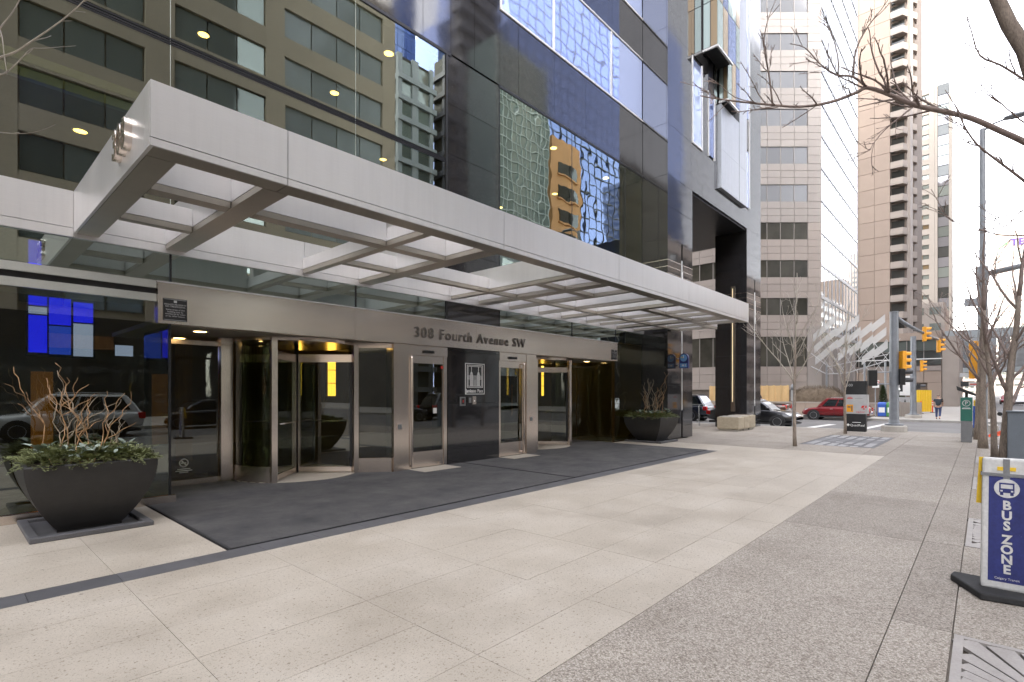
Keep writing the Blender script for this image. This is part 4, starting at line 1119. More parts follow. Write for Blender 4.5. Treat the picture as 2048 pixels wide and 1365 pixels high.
traced(m, rg, [(2095, 450), (2048, 420), (2010, 455), (1985, 430), (1940, 405)], 9.3, 9.0, .018, .003, 2, 6, .8, .4)
m.build('branches', 'twig', T, smooth=True)
# tree over the left edge of the view
T2 = root('street_tree', (-2.3, -.4, 0), 'pale bare twigs hanging in at the upper left corner', 'tree', GT)
m = MB()
m.tube([(-2.3, -.4, -.03), (-2.3, -.38, 1.6), (-2.2, -.3, 3.0), (-2.0, .3, 4.2), (-1.2, 1.6, 4.6), (-.5, 2.9, 4.45)], [.14, .12, .11, .085, .05, .03], 10).build('trunk', 'palebark', T2, smooth=True)
m = MB(); rg = random.Random(4)
a0 = Vector((-.5, 2.9, 4.45))
m.tube([a0, at(-60, 120, 3.9), at(-10, 118, 4.0)], [.03, .016, .012], 6)
traced(m, rg, [(-10, 118), (30, 105), (65, 82), (105, 55), (140, 28), (175, -5)], 4.0, 4.1, .011, .0045, 1, 5, .7, .22, .0018)
traced(m, rg, [(-30, 150), (8, 148), (40, 120), (62, 98), (85, 97), (152, 92)], 4.0, 4.1, .007, .0018, 1, 4, .6, .2, .0018)
traced(m, rg, [(-20, 85), (5, 50), (25, 25), (45, -10)], 4.0, 4.0, .008, .004, 1, 5, .6, .25, .0018)
traced(m, rg, [(-20, 262), (20, 267), (60, 266), (90, 258), (111, 249)], 3.9, 4.0, .005, .0018, 1, 6, .6, .25, .0016)
traced(m, rg, [(-30, 20), (0, 60), (8, 110), (14, 150)], 4.0, 4.0, .006, .002, 1, 4, .6, .25, .0016)
m.build('branches', 'palebark', T2, smooth=True)

# ------------------------------------------------------------------ bus zone stand
def face_x(name, body, m, parent, x, y, z, size, **k):
    """Lettering on a face that looks towards -X (the camera side)."""
    return text(name, body, m, parent, (x, y, z), size, rz=R(-90), **k)
t = root('bus_zone_sign', (5.8, -.05, 0), 'blue and white portable bus zone sign on a black rubber base', 'sign')
bx = 5.78
m = MB(); pl = [(5.56, .02), (5.62, -.42), (6.05, -.42), (6.10, .20), (5.98, .22)]
m.prism(pl, .0, .055).build('base', 'rubber', t, bevel=.012)
m = MB().hexa([(bx, .025, .05), (bx, -.295, .05), (bx + .10, -.295, .05), (bx + .10, .025, .05)], [(bx + .02, .01, 1.115), (bx + .02, -.28, 1.115), (bx + .07, -.28, 1.115), (bx + .07, .01, 1.115)])
m.build('board', 'dirtywhite', t, bevel=.018)
def sx(z): return bx + .02 * (z - .05) / 1.065 - .003
m = MB().hexa([(sx(.115), -.022, .115), (sx(.115), -.25, .115), (sx(.115) + .002, -.25, .115), (sx(.115) + .002, -.022, .115)], [(sx(.965), -.03, .965), (sx(.965), -.242, .965), (sx(.965) + .002, -.242, .965), (sx(.965) + .002, -.03, .965)])
m.build('panel', 'navy', t)
for ch, z in (('B', .705), ('U', .622), ('S', .540), ('Z', .430), ('O', .350), ('N', .270), ('E', .190)):
    face_x('lettering', ch, 'dirtywhite', t, sx(z) - .0035, -.136, z, .098, ext=.0015, off=.0035, align='CENTER', sx=.92)
face_x('caption', 'Calgary Transit', 'dirtywhite', t, sx(.15) - .003, -.136, .138, .024, ext=.001, align='CENTER')
m = MB(); cz, cyy = .873, -.136
m.lathe([(.0001, 0), (.076, 0), (.076, .002), (.0001, .002)], (sx(cz) - .004, cyy, cz), 28, 'x').build('roundel', 'dirtywhite', t)
m = MB(); q = sx(cz) - .007
m.box(q, q + .002, cyy - .045, cyy + .045, cz - .035, cz + .045).box(q, q + .002, cyy - .04, cyy - .02, cz - .055, cz - .035).box(q, q + .002, cyy + .02, cyy + .04, cz - .055, cz - .035).build('bus_symbol', 'navy', t, bevel=.006)
q -= .002
m = MB().box(q, q + .0015, cyy - .035, cyy + .035, cz + .0, cz + .032).box(q, q + .0015, cyy - .038, cyy - .024, cz - .026, cz - .014).box(q, q + .0015, cyy + .024, cyy + .038, cz - .026, cz - .014)
m.build('bus_window', 'dirtywhite', t)
MB().box(sx(1.03) - .004, sx(1.03) + .004, -.19, -.08, 1.015, 1.045).build('handle_slot', 'yellow', t)
MB().box(sx(.975) - .006, sx(.975) + .08, -.288, .02, .968, .992).box(sx(1.05) - .005, sx(1.05) - .001, -.155, -.115, .93, 1.11).build('tape', 'grey', t)
MB().hexa([(bx + .115, 0.05, .72), (bx + .115, -.28, .72), (bx + .16, -.28, .72), (bx + .16, 0.05, .72)], [(bx + .075, 0.03, 1.11), (bx + .075, -.27, 1.11), (bx + .10, -.27, 1.11), (bx + .10, 0.03, 1.11)]).build('rear_board', 'yellow', t)

# ------------------------------------------------------------------ parking pay station, cabinet, barricade
t = root('pay_station', (22.9, .43, 0), 'green and grey parking pay station with a tilted solar panel', 'pay station')
MB().box(22.75, 23.05, .29, .57, 0, .70).build('pedestal', 'grey', t, bevel=.01)
MB().box(22.74, 23.06, .28, .58, .702, 1.48).build('cabinet', 'green', t, bevel=.012)
MB().hexa([(22.70, .20, 1.52), (23.1, .20, 1.52), (23.1, .66, 1.72), (22.70, .66, 1.72)], [(22.70, .20, 1.60), (23.1, .20, 1.60), (23.1, .68, 1.86), (22.70, .68, 1.86)]).cyl((22.9, .43, 1.47), (22.9, .43, 1.63), .04).build('solar_panel', 'black', t)
MB().lathe([(.105, 0), (.105, .004), (.085, .004), (.085, 0)], (22.734, .43, 1.29), 24, 'x').build('ring', 'dirtywhite', t)
face_x('letter', 'P', 'dirtywhite', t, 22.734, .43, 1.245, .15, ext=.002, off=.003, align='CENTER')
MB().box(22.735, 22.739, .32, .54, 1.10, 1.118).box(22.735, 22.739, .34, .52, 1.135, 1.146).build('caption_lines', 'white', t)
t = root('utility_cabinet', (16.2, -.7, 0), 'blue grey utility cabinet at the kerb right of the forked tree', 'cabinet')
MB().box(15.9, 16.5, -1.0 + .02, -.385, .06, 1.21).build('body', 'boxgrey', t, bevel=.012)
MB().box(15.94, 16.46, -.95, -.42, 0, .06).build('plinth', 'concrete', t)
MB().box(15.87, 16.53, -1.0, -.365, 1.212, 1.24).build('lid', 'boxgrey', t, bevel=.006)
MB().box(15.89, 15.899, -.75, -.72, .6, .72).build('handle', 'galv', t)
t = root('folding_barricade', (21.4, -.35, 0), 'red and white folding barricade standing behind the street trees', 'barricade')
for s in (-1, 1):
    for y in (-.18, -.52):
        MB().cyl((21.4 + s * .25, y, 0), (21.4, y, .95), .018).build('leg', 'white', t)
MB().hexa([(21.17, -.60, .42), (21.17, -.10, .30), (21.19, -.10, .30), (21.19, -.60, .42)], [(21.22, -.60, .62), (21.22, -.10, .38), (21.24, -.10, .38), (21.24, -.60, .62)]).build('board', 'orange', t)
MB().lathe([(.0001, -.04), (.06, -.04), (.06, .04), (.0001, .04)], (21.4, -.35, 1.0), 14, 'x').build('lamp', 'black', t)
t = root('newspaper_box', (25.6, .1, 0), 'blue newspaper box with a yellow top behind the pay station', 'newspaper box')
MB().box(25.35, 25.85, -.02, .30, .35, 1.15).build('body', 'blue', t, bevel=.015)
MB().box(25.38, 25.82, .0, .28, 1.152, 1.36).build('coin_head', 'yellow', t, bevel=.01)
MB().cyl((25.6, .14, 0), (25.6, .14, .35), .05).box(25.4, 25.8, .0, .28, 0, .02).build('stand', 'grey', t)
MB().box(25.335, 25.348, .04, .24, .7, 1.1).build('window', 'white', t)
t = root('concrete_barrier', (26.6, .05, 0), 'low grey concrete block between the pay station and the trees', 'block')
MB().box(26.3, 27.2, -.4, .42, 0, .42).build('block', 'concrete', t, bevel=.02)

# ------------------------------------------------------------------ directory kiosk
t = root('directory_kiosk', (26.1, 4.0, 0), 'dark tenant directory kiosk with a pale logo panel behind the sapling', 'kiosk')
MB().box(25.95, 26.25, 3.64, 4.38, 0, .74).build('base', 'blackmetal', t, bevel=.008)
MB().box(25.90, 26.30, 3.58, 4.40, .742, 1.55).build('logo_panel', 'midgrey', t, bevel=.008)
MB().box(25.95, 26.25, 3.62, 4.42, 1.552, 2.12).build('top_panel', 'black', t, bevel=.008)
face_x('numeral', '500', 'midgrey', t, 25.945, 4.33, 1.90, .15, ext=.002)
face_x('base_lettering', 'QuadReal', 'white', t, 25.945, 4.20, .22, .13, ext=.002)
MB().box(25.942, 25.948, 3.82, 4.12, .37, .395).build('base_caption_line', 'white', t)
MB().prism([(4.33, .27), (4.27, .21), (4.21, .27), (4.27, .33)], 25.94, 25.945, 'x').build('diamond_logo', 'white', t)
MB().box(25.89, 25.899, 4.08, 4.32, .82, 1.13).build('orange_logo', 'sigyellow', t)
MB().box(25.885, 25.889, 4.11, 4.15, .86, 1.08).box(25.885, 25.889, 4.17, 4.28, 1.0, 1.06).build('orange_logo_mark', 'recess', t)
MB().prism([(3.80, .98), (3.72, 1.0), (3.68, 1.10), (3.78, 1.08)], 25.89, 25.897, 'x').prism([(3.66, .99), (3.60, 1.02), (3.62, 1.11), (3.66, 1.06)], 25.89, 25.897, 'x').prism([(3.74, .93), (3.67, .93), (3.68, .98), (3.73, .98)], 25.89, 25.897, 'x').build('red_logo', 'red', t)
face_x('red_lettering', 'equinor', 'red', t, 25.893, 3.98, .80, .10, ext=.002)
MB().box(25.893, 25.898, 4.10, 4.30, 1.38, 1.42).box(25.893, 25.898, 4.14, 4.26, 1.44, 1.455).build('red_caption_line', 'red', t)
MB().box(25.893, 25.898, 3.75, 4.02, 1.385, 1.40).build('caption_line', 'grey', t)

# ------------------------------------------------------------------ traffic signals
def signal_head(t, x, y, z, yaw, m, vis, n=3, s=1.0, lit=None):
    """Housing with n visored lenses facing local +x turned by yaw."""
    c, sn = math.cos(yaw), math.sin(yaw)
    def W(p): return (x + (p[0] * c - p[1] * sn) * s, y + (p[0] * sn + p[1] * c) * s, z + p[2] * s)
    h = .34 * n
    mb = MB().box(-.10, .10, -.17, .17, 0, h); mb.v = [W(p) for p in mb.v]
    hd = mb.build('signal_housing', m, t, bevel=.015)
    for k in range(n):
        zc = h - .17 - .34 * k; vb = MB(); r = .135; na = 9
        for i in range(na):
            a0, a1 = R(-20 + 220 * i / na), R(-20 + 220 * (i + 1) / na)
            q = []
            for a in (a0, a1):
                q.append(((.102, r * math.cos(a), zc + r * math.sin(a)), (.102 + .26 + .04 * math.sin(a), r * math.cos(a), zc + r * math.sin(a))))
            def off(p, k_): return (p[0], p[1] * k_, zc + (p[2] - zc) * k_)
            b = [q[0][0], q[1][0], q[1][1], q[0][1]]
            vb.hexa([off(p, .94) for p in b], b)
        vb.v = [W(p) for p in vb.v]; vb.build('visor', vis, hd)
        ln = MB().lathe([(.0001, .112), (.12, .106)], (0, 0, zc), 14, 'x'); ln.v = [W(p) for p in ln.v]
        ln.build('lens', lit if (lit and k == n - 1) else 'dkglass', hd)
    return hd
def sigpole(name, x, y, h, r, label, base=.0):
    t = root(name, (x, y, 0), label, 'signal pole')
    MB().lathe([(r * 2.6, 0), (r * 2.6, .22), (r * 2.4, .26), (.001, .26)], (x, y, 0), 20).build('footing', 'concrete', t)
    MB().lathe([(r * 1.9, .26), (r * 1.9, .32), (r * 1.15, .34), (r, .5), (r * .88, h), (r * .95, h + .01), (r * .95, h + .06), (.001, h + .08)], (x, y, 0), 16).build('pole', 'pole', t, smooth=False)
    return t
t = sigpole('signal_pole', 29.9 - 2.9, 2.80, 4.98, .175, 'stout grey signal pole with yellow signal head on the near corner')
px0, py0 = 27.0, 2.80
signal_head(t, px0 + .05, py0 - .28, 2.55, R(-50), 'sigyellow', 'sigyellow', s=.8)
signal_head(t, px0 + .0, py0 + .05 - .30, 1.95, R(-70), 'black', 'black', n=2)
signal_head(t, px0 - .1, py0 + .75, 1.92, R(20), 'black', 'black', n=2, s=1.0)
for z in (2.0, 2.5): MB().cyl((px0, py0, z), (px0 - .1, py0 + .7, z), .025).build('bracket', 'galv', t)
MB().tube([(px0, py0 - .1, 4.75), (px0 + 1.0, py0 - .35, 4.55), (px0 + 3.6, py0 - .9, 4.25), (px0 + 5.6, py0 - 1.35, 4.1)], [.09, .08, .06, .05], 10).build('mast_arm', 'pole', t, smooth=True)
signal_head(t, px0 + 3.0, py0 - .80, 3.95, R(-75), 'sigyellow', 'sigyellow', s=.65)
signal_head(t, px0 + 5.0, py0 - 1.2, 3.55, R(-75), 'sigyellow', 'sigyellow', s=.65)
t = sigpole('signal_pole', 46.4, 3.50, 6.1, .20, 'tall grey signal pole on the far corner beside the walking person')
signal_head(t, 46.3, 3.0, 3.5, R(-75), 'sigyellow', 'sigyellow', s=.8)
t2 = MB().box(45.9, 46.05, 4.1, 4.62, 2.0, 2.7).build('pedestrian_head', 'black', t)
MB().lathe([(.0001, 0), (.055, 0), (.055, .01)], (45.89, 4.36, 2.57), 12, 'x').box(45.885, 45.892, 4.31, 4.41, 2.34, 2.52).hexa([(45.885, 4.42, 2.14), (45.885, 4.47, 2.16), (45.892, 4.47, 2.16), (45.892, 4.42, 2.14)], [(45.885, 4.34, 2.36), (45.885, 4.40, 2.36), (45.892, 4.40, 2.36), (45.892, 4.34, 2.36)]).hexa([(45.885, 4.25, 2.14), (45.885, 4.30, 2.12), (45.892, 4.30, 2.12), (45.892, 4.25, 2.14)], [(45.885, 4.33, 2.36), (45.885, 4.38, 2.36), (45.892, 4.38, 2.36), (45.892, 4.33, 2.36)]).build('walk_symbol', glow('walk', (1, 1, 1), .3), t2)
signal_head(t, 46.5, 3.2, 2.2, R(-80), 'black', 'black', n=1, s=1.1)
# combined lamp and signal mast on the kerb
t = root('street_lamp', (26.0, .04, 0), 'tall galvanised street lamp with cobra head and signal arm at the kerb', 'street lamp')
MB().lathe([(.24, 0), (.24, .1), (.17, .12), (.15, .3), (.145, 5.6), (.18, 5.62), (.18, 6.3), (.10, 6.32), (.085, 11.4), (.001, 11.45)], (26.0, .04, 0), 14).build('pole', 'galv', t)
MB().tube([(26.0, .04, 6.0), (26.0, -1.5, 6.25), (26.0, -5, 6.5), (26, -7.5, 6.6)], [.10, .085, .07, .06], 10).build('signal_arm', 'galv', t, smooth=True)
MB().tube([(26.0, .04, 11.3), (26.0, -.25, 11.5), (26.0, -.55, 11.55)], [.04, .035, .035], 8).build('lamp_arm', 'galv', t, smooth=True)
hd = MB().lathe([(.001, 0), (.10, .05), (.15, .25), (.15, .5), (.09, .72), (.001, .78)], (0, 0, 0), 12, 'y'); hd.v = [(26.0 + a * 1.25, -.5 - b, 11.58 + c * .55) for a, b, c in hd.v]
hd.build('lamp_head', 'galv', t, smooth=True)
MB().box(25.85, 25.9, -.10, .55, 4.85, 5.15).build('sign_blank', 'galv', t)
MB().box(25.78, 25.84, .15, .42, 2.15, 3.55).build('yellow_backplate', 'sigyellow', t, bevel=.05)
MB().box(25.80, 25.84, .12, .42, 1.88, 2.02).build('no_turn_plate', 'white', t)
MB().box(25.794, 25.799, .15, .39, 1.93, 1.97).build('red_bar', 'red', t)
t = root('street_lamp', (92, -.4, 0), 'slim far street lamp silhouetted against the white sky', 'street lamp')
MB().lathe([(.16, 0), (.09, 9.7), (.001, 9.72)], (92, -.4, 0), 10).build('pole', 'galv', t)
MB().tube([(92, -.4, 9.6), (92, -1.6, 9.9), (92, -2.4, 9.9)], .05, 6).build('lamp_arm', 'galv', t)

# ------------------------------------------------------------------ parking meter poles and signs
t = root('parking_meter', (27.15, 6.7, 0), 'grey parking meter on a thin post by the black sedan', 'parking meter')
MB().cyl((27.15, 6.7, 0), (27.15, 6.7, 1.25), .03).build('post', 'galv', t)
MB().box(27.1, 27.2, 6.63, 6.77, 1.25, 1.75).build('mount', 'midgrey', t)
MB().lathe([(.001, 1.75), (.07, 1.76), (.085, 1.85), (.085, 1.92), (.05, 2.02), (.001, 2.04)], (27.15, 6.7, 0), 12).build('head', 'galv', t, smooth=True)
t = root('sign_post', (46.3, 5.85, 0), 'slim post with a white no parking sign beside the recycling bins', 'sign post')
MB().cyl((46.3, 5.85, 0), (46.3, 5.85, 3.3), .035).build('post', 'galv', t)
MB().box(46.24, 46.27, 5.6, 6.05, 2.3, 2.9).build('sign_plate', 'white', t)
MB().lathe([(.13, 0), (.13, .006), (.09, .006), (.09, 0)], (46.232, 5.72, 2.7), 14, 'x').build('red_ring', 'red', t)
MB().lathe([(.001, 3.3), (.09, 3.32), (.12, 3.45), (.001, 3.6)], (46.3, 5.85, 0), 10).build('meter_head', 'galv', t)

# projecting clock-style parkade sign on the pillar
t = root('projecting_sign', (17.75, 7.9, 2.5), 'small blue projecting sign with a round clock face on the granite pillar', 'sign')
m = MB(); pr = [(8.02, 2.50), (7.70, 2.50)] + [(7.86 + .16 * math.cos(a), 2.86 + .16 * math.sin(a)) for a in [R(180 - 180 * i / 10) for i in range(11)]]
m.prism([(a, b) for a, b in pr], 17.70, 17.80, 'x').build('housing', 'navy', t)
MB().lathe([(.001, 0), (.125, 0), (.125, .008)], (17.69, 7.86, 2.86), 20, 'x').build('clock_face', 'signblue', t)
MB().box(17.682, 17.689, 7.85, 7.87, 2.86, 2.96).build('clock_hand', 'white', t)
MB().hexa([(17.682, 7.855, 2.85), (17.682, 7.86, 2.87), (17.689, 7.86, 2.87), (17.689, 7.855, 2.85)], [(17.682, 7.96, 2.89), (17.682, 7.955, 2.91), (17.689, 7.955, 2.91), (17.689, 7.96, 2.89)]).build('clock_hand', 'yellow', t)
MB().box(17.692, 17.699, 7.73, 7.99, 2.53, 2.67).build('caption_panel', 'signblue', t)
MB().box(17.688, 17.691, 7.78, 7.80, 2.56, 2.64).box(17.688, 17.691, 7.84, 7.92, 2.57, 2.63).build('caption_mark', 'white', t)
for z in (2.6, 2.85): MB().cyl((17.75, 7.98, z), (17.75, 8.1, z), .02).build('bracket', 'galv', t)

# concrete boxes at the foot of the second pillar
for i, (x0, x1, y0, y1, h, lab) in enumerate(((22.35, 23.05, 7.55, 8.45, .60, 'aggregate concrete litter box nearest in the row of three by the pillar'),
        (23.10, 23.75, 7.55, 8.35, .62, 'aggregate concrete litter box in the middle of the row of three'), (23.80, 24.5, 7.55, 8.3, .64, 'concrete ash stand with a steel top at the end of the row'))):
    t = root('concrete_box', ((x0 + x1) / 2, (y0 + y1) / 2, 0), lab, 'litter box', 'concrete boxes by the arcade pillar')
    MB().box(x0, x1, y0, y1, .10, h).build('body', 'aggpot', t, bevel=.02)
    MB().box(x0 + .06, x1 - .06, y0 + .06, y1 - .06, 0, .10).build('plinth', 'concrete', t)
    MB().box(x0 + .08, x1 - .08, y0 + .08, y1 - .08, h, h + .03).build('lid', 'steel' if i == 2 else 'concrete', t)
t = root('railing', (25.2, 11.0, 0), 'thin steel handrail seen through the arcade', 'railing')
for y in (10.4, 12.4, 14.4): MB().cyl((25.2, y, 0), (25.2, y, 1.02), .025).build('post', 'galv', t)
MB().box(25.17, 25.23, 10.1, 15.5, 1.02, 1.06).build('top_rail', 'galv', t)

# ------------------------------------------------------------------ vehicles
def lerp3(a, b, t): return tuple(a[i] + (b[i] - a[i]) * t for i in range(3))
def quadpt(q, u, v): return lerp3(lerp3(q[0], q[1], u), lerp3(q[3], q[2], u), v)
def plate(mb, q, u0, u1, v0, v1, off, th=.006, skew=0):
    """Thin panel on the bilinear face q, set proud of it by off along the outward normal."""
    c = [quadpt(q, u0, v0), quadpt(q, u1, v0), quadpt(q, u1 + skew, v1), quadpt(q, u0 + skew, v1)]
    a, b, d = Vector(c[0]), Vector(c[1]), Vector(c[3])
    n = (b - a).cross(d - a).normalized()
    lo = [tuple(Vector(p) + n * (off - th)) for p in c]; hi = [tuple(Vector(p) + n * off) for p in c]
    mb.hexa(lo, hi)
def car(name, label, cat, paintmat, kind, L, W_, H, loc, yaw, group=None):
    t = root(name, (0, 0, 0), label, cat, group)
    h = W_ / 2; suv = kind in ('suv', 'van', 'pickup')
    belt = H * (.60 if suv else .63); hood = H * (.585 if suv else .56); wr = .37 if suv else .325
    gc = .23 if suv else .18; wb = L * .29
    if kind == 'sedan': st = [(-.5, .36, .52, .80), (-.485, .24, .63, .92), (-.40, .20, .66, .985), (-.30, .18, .66, 1), (-.15, .17, .66, 1), (.1, .17, .645, 1), (.24, .17, .62, 1), (.36, .18, .565, .985), (.455, .20, .50, .94), (.487, .24, .44, .84), (.5, .30, .38, .72)]
    elif kind == 'pickup': st = [(-.5, .40, .55, .95), (-.49, .30, .585, 1), (-.30, .28, .585, 1), (-.1, .27, .59, 1), (.1, .27, .59, 1), (.24, .27, .585, 1), (.38, .28, .57, .99), (.47, .28, .54, .97), (.495, .30, .46, .92), (.5, .32, .4, .85)]
    elif kind == 'van': st = [(-.5, .3, .56, .92), (-.49, .2, .58, .98), (-.3, .17, .58, 1), (0, .17, .58, 1), (.25, .17, .56, 1), (.38, .17, .52, .98), (.47, .2, .44, .93), (.5, .26, .34, .8)]
    else: st = [(-.5, .34, .50, .82), (-.485, .24, .585, .93), (-.40, .22, .61, .985), (-.25, .2, .605, 1), (0, .2, .60, 1), (.18, .2, .59, 1), (.27, .2, .575, 1), (.38, .2, .545, .985), (.455, .22, .50, .94), (.487, .25, .45, .86), (.5, .3, .38, .76)]
    m = MB(); ns = 15
    for sx_, zb, zt, w in st:
        x = sx_ * L; zb *= H; zt *= H; hw = h * w
        half = [(0, zt + .012), (.55 * hw, zt + .008), (.82 * hw, zt - .012), (.93 * hw, zt - .05), (.985 * hw, zt - .14), (hw, zb + (zt - zb) * .5), (.985 * hw, zb + .10), (.93 * hw, zb + .02)]
        sec = half + [(-a, b) for a, b in reversed(half[1:])]
        for a, b in sec: m.v.append((x, a, b))
    n = len(sec)
    for i in range(len(st) - 1):
        for j in range(n): m.f.append((i * n + j, i * n + (j + 1) % n, (i + 1) * n + (j + 1) % n, (i + 1) * n + j))
    m.f.append(tuple(range(n - 1, -1, -1))); m.f.append(tuple((len(st) - 1) * n + j for j in range(n)))
    body = m.build('body', paintmat, t, smooth=True)
    # greenhouse
    G = {'sedan': (.27, .09, -.20, -.40), 'suv': (.285, .12, -.37, -.485), 'pickup': (.22, .11, -.10, -.15), 'van': (.40, .20, -.46, -.49), 'hatch': (.28, .10, -.34, -.46)}[kind]
    w0, w1 = h * .90, h * (.70 if not kind == 'van' else .82); zb = belt - .06 * H; zr = H
    ys = [(zb, 1, w0), (zb + (zr - zb) * .55, .52, w0 * .45 + w1 * .55 + .03), (zr - .07, .10, w1 + .025), (zr - .015, .0, w1 * .88), (zr, -.10, w1 * .5)]
    m = MB()
    def xs_(k): return (G[1] + (G[0] - G[1]) * k) * L, (G[2] + (G[3] - G[2]) * k) * L
    for z, k, w in ys:
        xf, xr = xs_(k)
        m.v += [(xf, -w * .86, z), (xf, w * .86, z), (xf - .10, w, z), (xr + .08, w, z), (xr, w * .86, z), (xr, -w * .86, z), (xr + .08, -w, z), (xf - .10, -w, z)]
    for i in range(len(ys) - 1):
        for j in range(8): m.f.append((i * 8 + j, i * 8 + (j + 1) % 8, i * 8 + 8 + (j + 1) % 8, i * 8 + 8 + j))
    m.f.append(tuple((len(ys) - 1) * 8 + j for j in range(8)))
    m.build('cabin', paintmat, t)
    def ring(i): return m.v[i * 8:(i + 1) * 8]
    r0, r2 = ring(0), ring(2)
    def sideq(s):
        a, b = (7, 6) if s < 0 else (2, 3)
        q = [r0[a], r0[b], r2[b], r2[a]]
        return q if s > 0 else [r0[b], r0[a], r2[a], r2[b]]
    for s in (-1, 1):
        q = sideq(s); cuts = [(.07, .36), (.39, .66), (.69, .93)] if kind in ('suv', 'van') else [(.10, .46), (.50, .88)]
        if kind == 'pickup': cuts = [(.12, .52), (.56, .92)]
        for u0, u1 in cuts:
            if s < 0: u0, u1 = 1 - u1, 1 - u0
            g = MB(); plate(g, q, u0, u1, .22, .94, .034); g.build('side_window', 'carglass', t)
    g = MB(); plate(g, [r0[0], r0[1], r2[1], r2[0]], .03, .97, .14, .97, .012); g.build('windscreen', 'carglass', t)
    g = MB(); plate(g, [r0[4], r0[5], r2[5], r2[4]], .06, .94, .25, .95, .012); g.build('rear_window', 'carglass', t)
    # wheels
    for sx_ in (-1, 1):
        for s in (-1, 1):
            cx, cy = sx_ * wb + (.02 * L if sx_ > 0 else 0), s * (h - .095)
            MB().lathe([(.001, -.02), (wr + .055, -.02), (wr + .055, .098), (.001, .098)], (cx, cy if s > 0 else cy - .078, wr), 20, 'y').build('wheel_arch', 'trim', t)
            w = MB().lathe([(wr * .66, -.10), (wr * .93, -.11), (wr, -.07), (wr, .07), (wr * .93, .11), (wr * .66, .10), (wr * .64, 0), (wr * .66, -.10)], (cx, cy, wr), 22, 'y').build('wheel', 'tyre', t, smooth=True)
            rm = MB().lathe([(.001, s * .04), (wr * .64, s * .05), (wr * .66, s * .098), (wr * .60, s * .10), (wr * .58, s * .055)], (cx, cy, wr), 20, 'y')
            for k in range(6):
                a = k * math.pi / 3; dx, dz = math.cos(a), math.sin(a); px, pz = -dz, dx
                y0, y1 = sorted((cy + s * .05, cy + s * .095))
                bq = [(cx + dx * p + px * e, wr + dz * p + pz * e) for p, e in ((.03, -.03), (wr * .62, -.022), (wr * .62, .022), (.03, .03))]
                rm.prism(bq, y0, y1, 'y')
            rm.build('rim', 'rim', w)
    # bumpers, sills, lamps, mirrors, grille
    MB().box(-.47 * L, .47 * L, -h * .97, h * .97, gc, gc + .10).build('sill_trim', 'trim', t, bevel=.02)
    zl = .49 * H if not suv else .48 * H
    for s in (-1, 1):
        MB().hexa([(.475 * L, s * h * .55, zl - .10), (.455 * L, s * h * .90, zl - .07), (.43 * L, s * h * .955, zl - .05), (.44 * L, s * h * .55, zl - .10)],
                  [(.462 * L, s * h * .55, zl - .0), (.44 * L, s * h * .90, zl + .04), (.39 * L, s * h * .962, zl + .05), (.42 * L, s * h * .55, zl)]).build('headlight', 'lens', t)
        MB().box(-.503 * L, -.45 * L, s * h * .70 if s > 0 else -h * .945, h * .945 if s > 0 else s * h * .70, .42 * H, .57 * H).build('tail_light', 'taillens', t, bevel=.02)
        MB().box(.19 * L, .235 * L, s * h * .95 if s > 0 else -h * 1.10, h * 1.10 if s > 0 else s * h * .95, belt - .02, belt + .11).build('mirror', paintmat, t, bevel=.03)
        for u in (.04, -.16): MB().box(u * L - .09, u * L + .09, s * (h * .99) - .012, s * (h * .99) + .012, belt - .17, belt - .14).build('door_handle', 'rim' if suv else paintmat, t)
        MB().box(.0 * L - .006, .0 * L + .006, s * h * .992 - .006, s * h * .992 + .006, gc + .14, belt - .06).build('door_seam', 'trim', t)
    MB().box(.47 * L, .497 * L, -h * .5, h * .5, .30 * H, .40 * H).build('grille', 'trim', t, bevel=.02)
    MB().box(-.508 * L, -.49 * L, -.16, .16, .36 * H, .36 * H + .11).build('number_plate', 'white', t)
    if kind == 'pickup':
        MB().box(-.485 * L, -.165 * L, -h * .86, h * .86, .592 * H, .606 * H).build('cargo_bed', 'trim', t)
        MB().box(-.515 * L, -.48 * L, -h * .9, h * .9, .26 * H, .35 * H).build('rear_bumper', 'rim', t, bevel=.02)
        MB().box(-.49 * L, .49 * L, -h * 1.004, h * 1.004, .24 * H, .345 * H).build('lower_trim', 'tanpaint', t, bevel=.02)
    if kind == 'suv':
        for s in (-1, 1): MB().tube([(.06 * L, s * w1 * .92, H), (.04 * L, s * w1 * .92, H + .045), (-.33 * L, s * w1 * .92, H + .045), (-.36 * L, s * w1 * .92, H)], .016, 6).build('roof_rail', 'rim', t)
    t.location = loc; t.rotation_euler = (0, 0, yaw)
    return t
paint('redpaint', (.20, .008, .012)); paint('blackpaint', (.012, .012, .014)); paint('brownpaint', (.085, .036, .022)); paint('navypaint', (.014, .018, .032))
paint('whitepaint', (.72, .72, .71), 0.0); paint('charpaint', (.035, .037, .04)); paint('silverpaint', (.50, .51, .52), .6); paint('yellowpaint', (.75, .42, .02), 0.0); paint('tanpaint', (.33, .26, .19)); paint('bluepaint', (.03, .07, .25))
P2 = math.pi / 2
GC = 'cars on the cross street'
Z = -.155
car('suv', 'dark red crossover parked at the far kerb in front of the hedge', 'car', 'redpaint', 'suv', 4.35, 1.86, 1.66, (45.35, 8.2, Z + fall(45.3)), P2, GC)
car('sedan', 'black sedan nosing out from behind the second granite pillar', 'car', 'blackpaint', 'sedan', 4.55, 1.79, 1.47, (29.9, 9.3, Z + fall(29.9)), -P2, GC)
car('pickup_truck', 'brown and tan pickup truck parked ahead of the red crossover', 'truck', 'brownpaint', 'pickup', 5.8, 2.0, 1.92, (45.2, 14.3, Z + fall(45)), P2, GC)
car('suv', 'dark blue SUV seen from behind through the arcade', 'car', 'navypaint', 'suv', 4.6, 1.85, 1.72, (34.2, 15.6, Z + fall(34)), P2, GC)
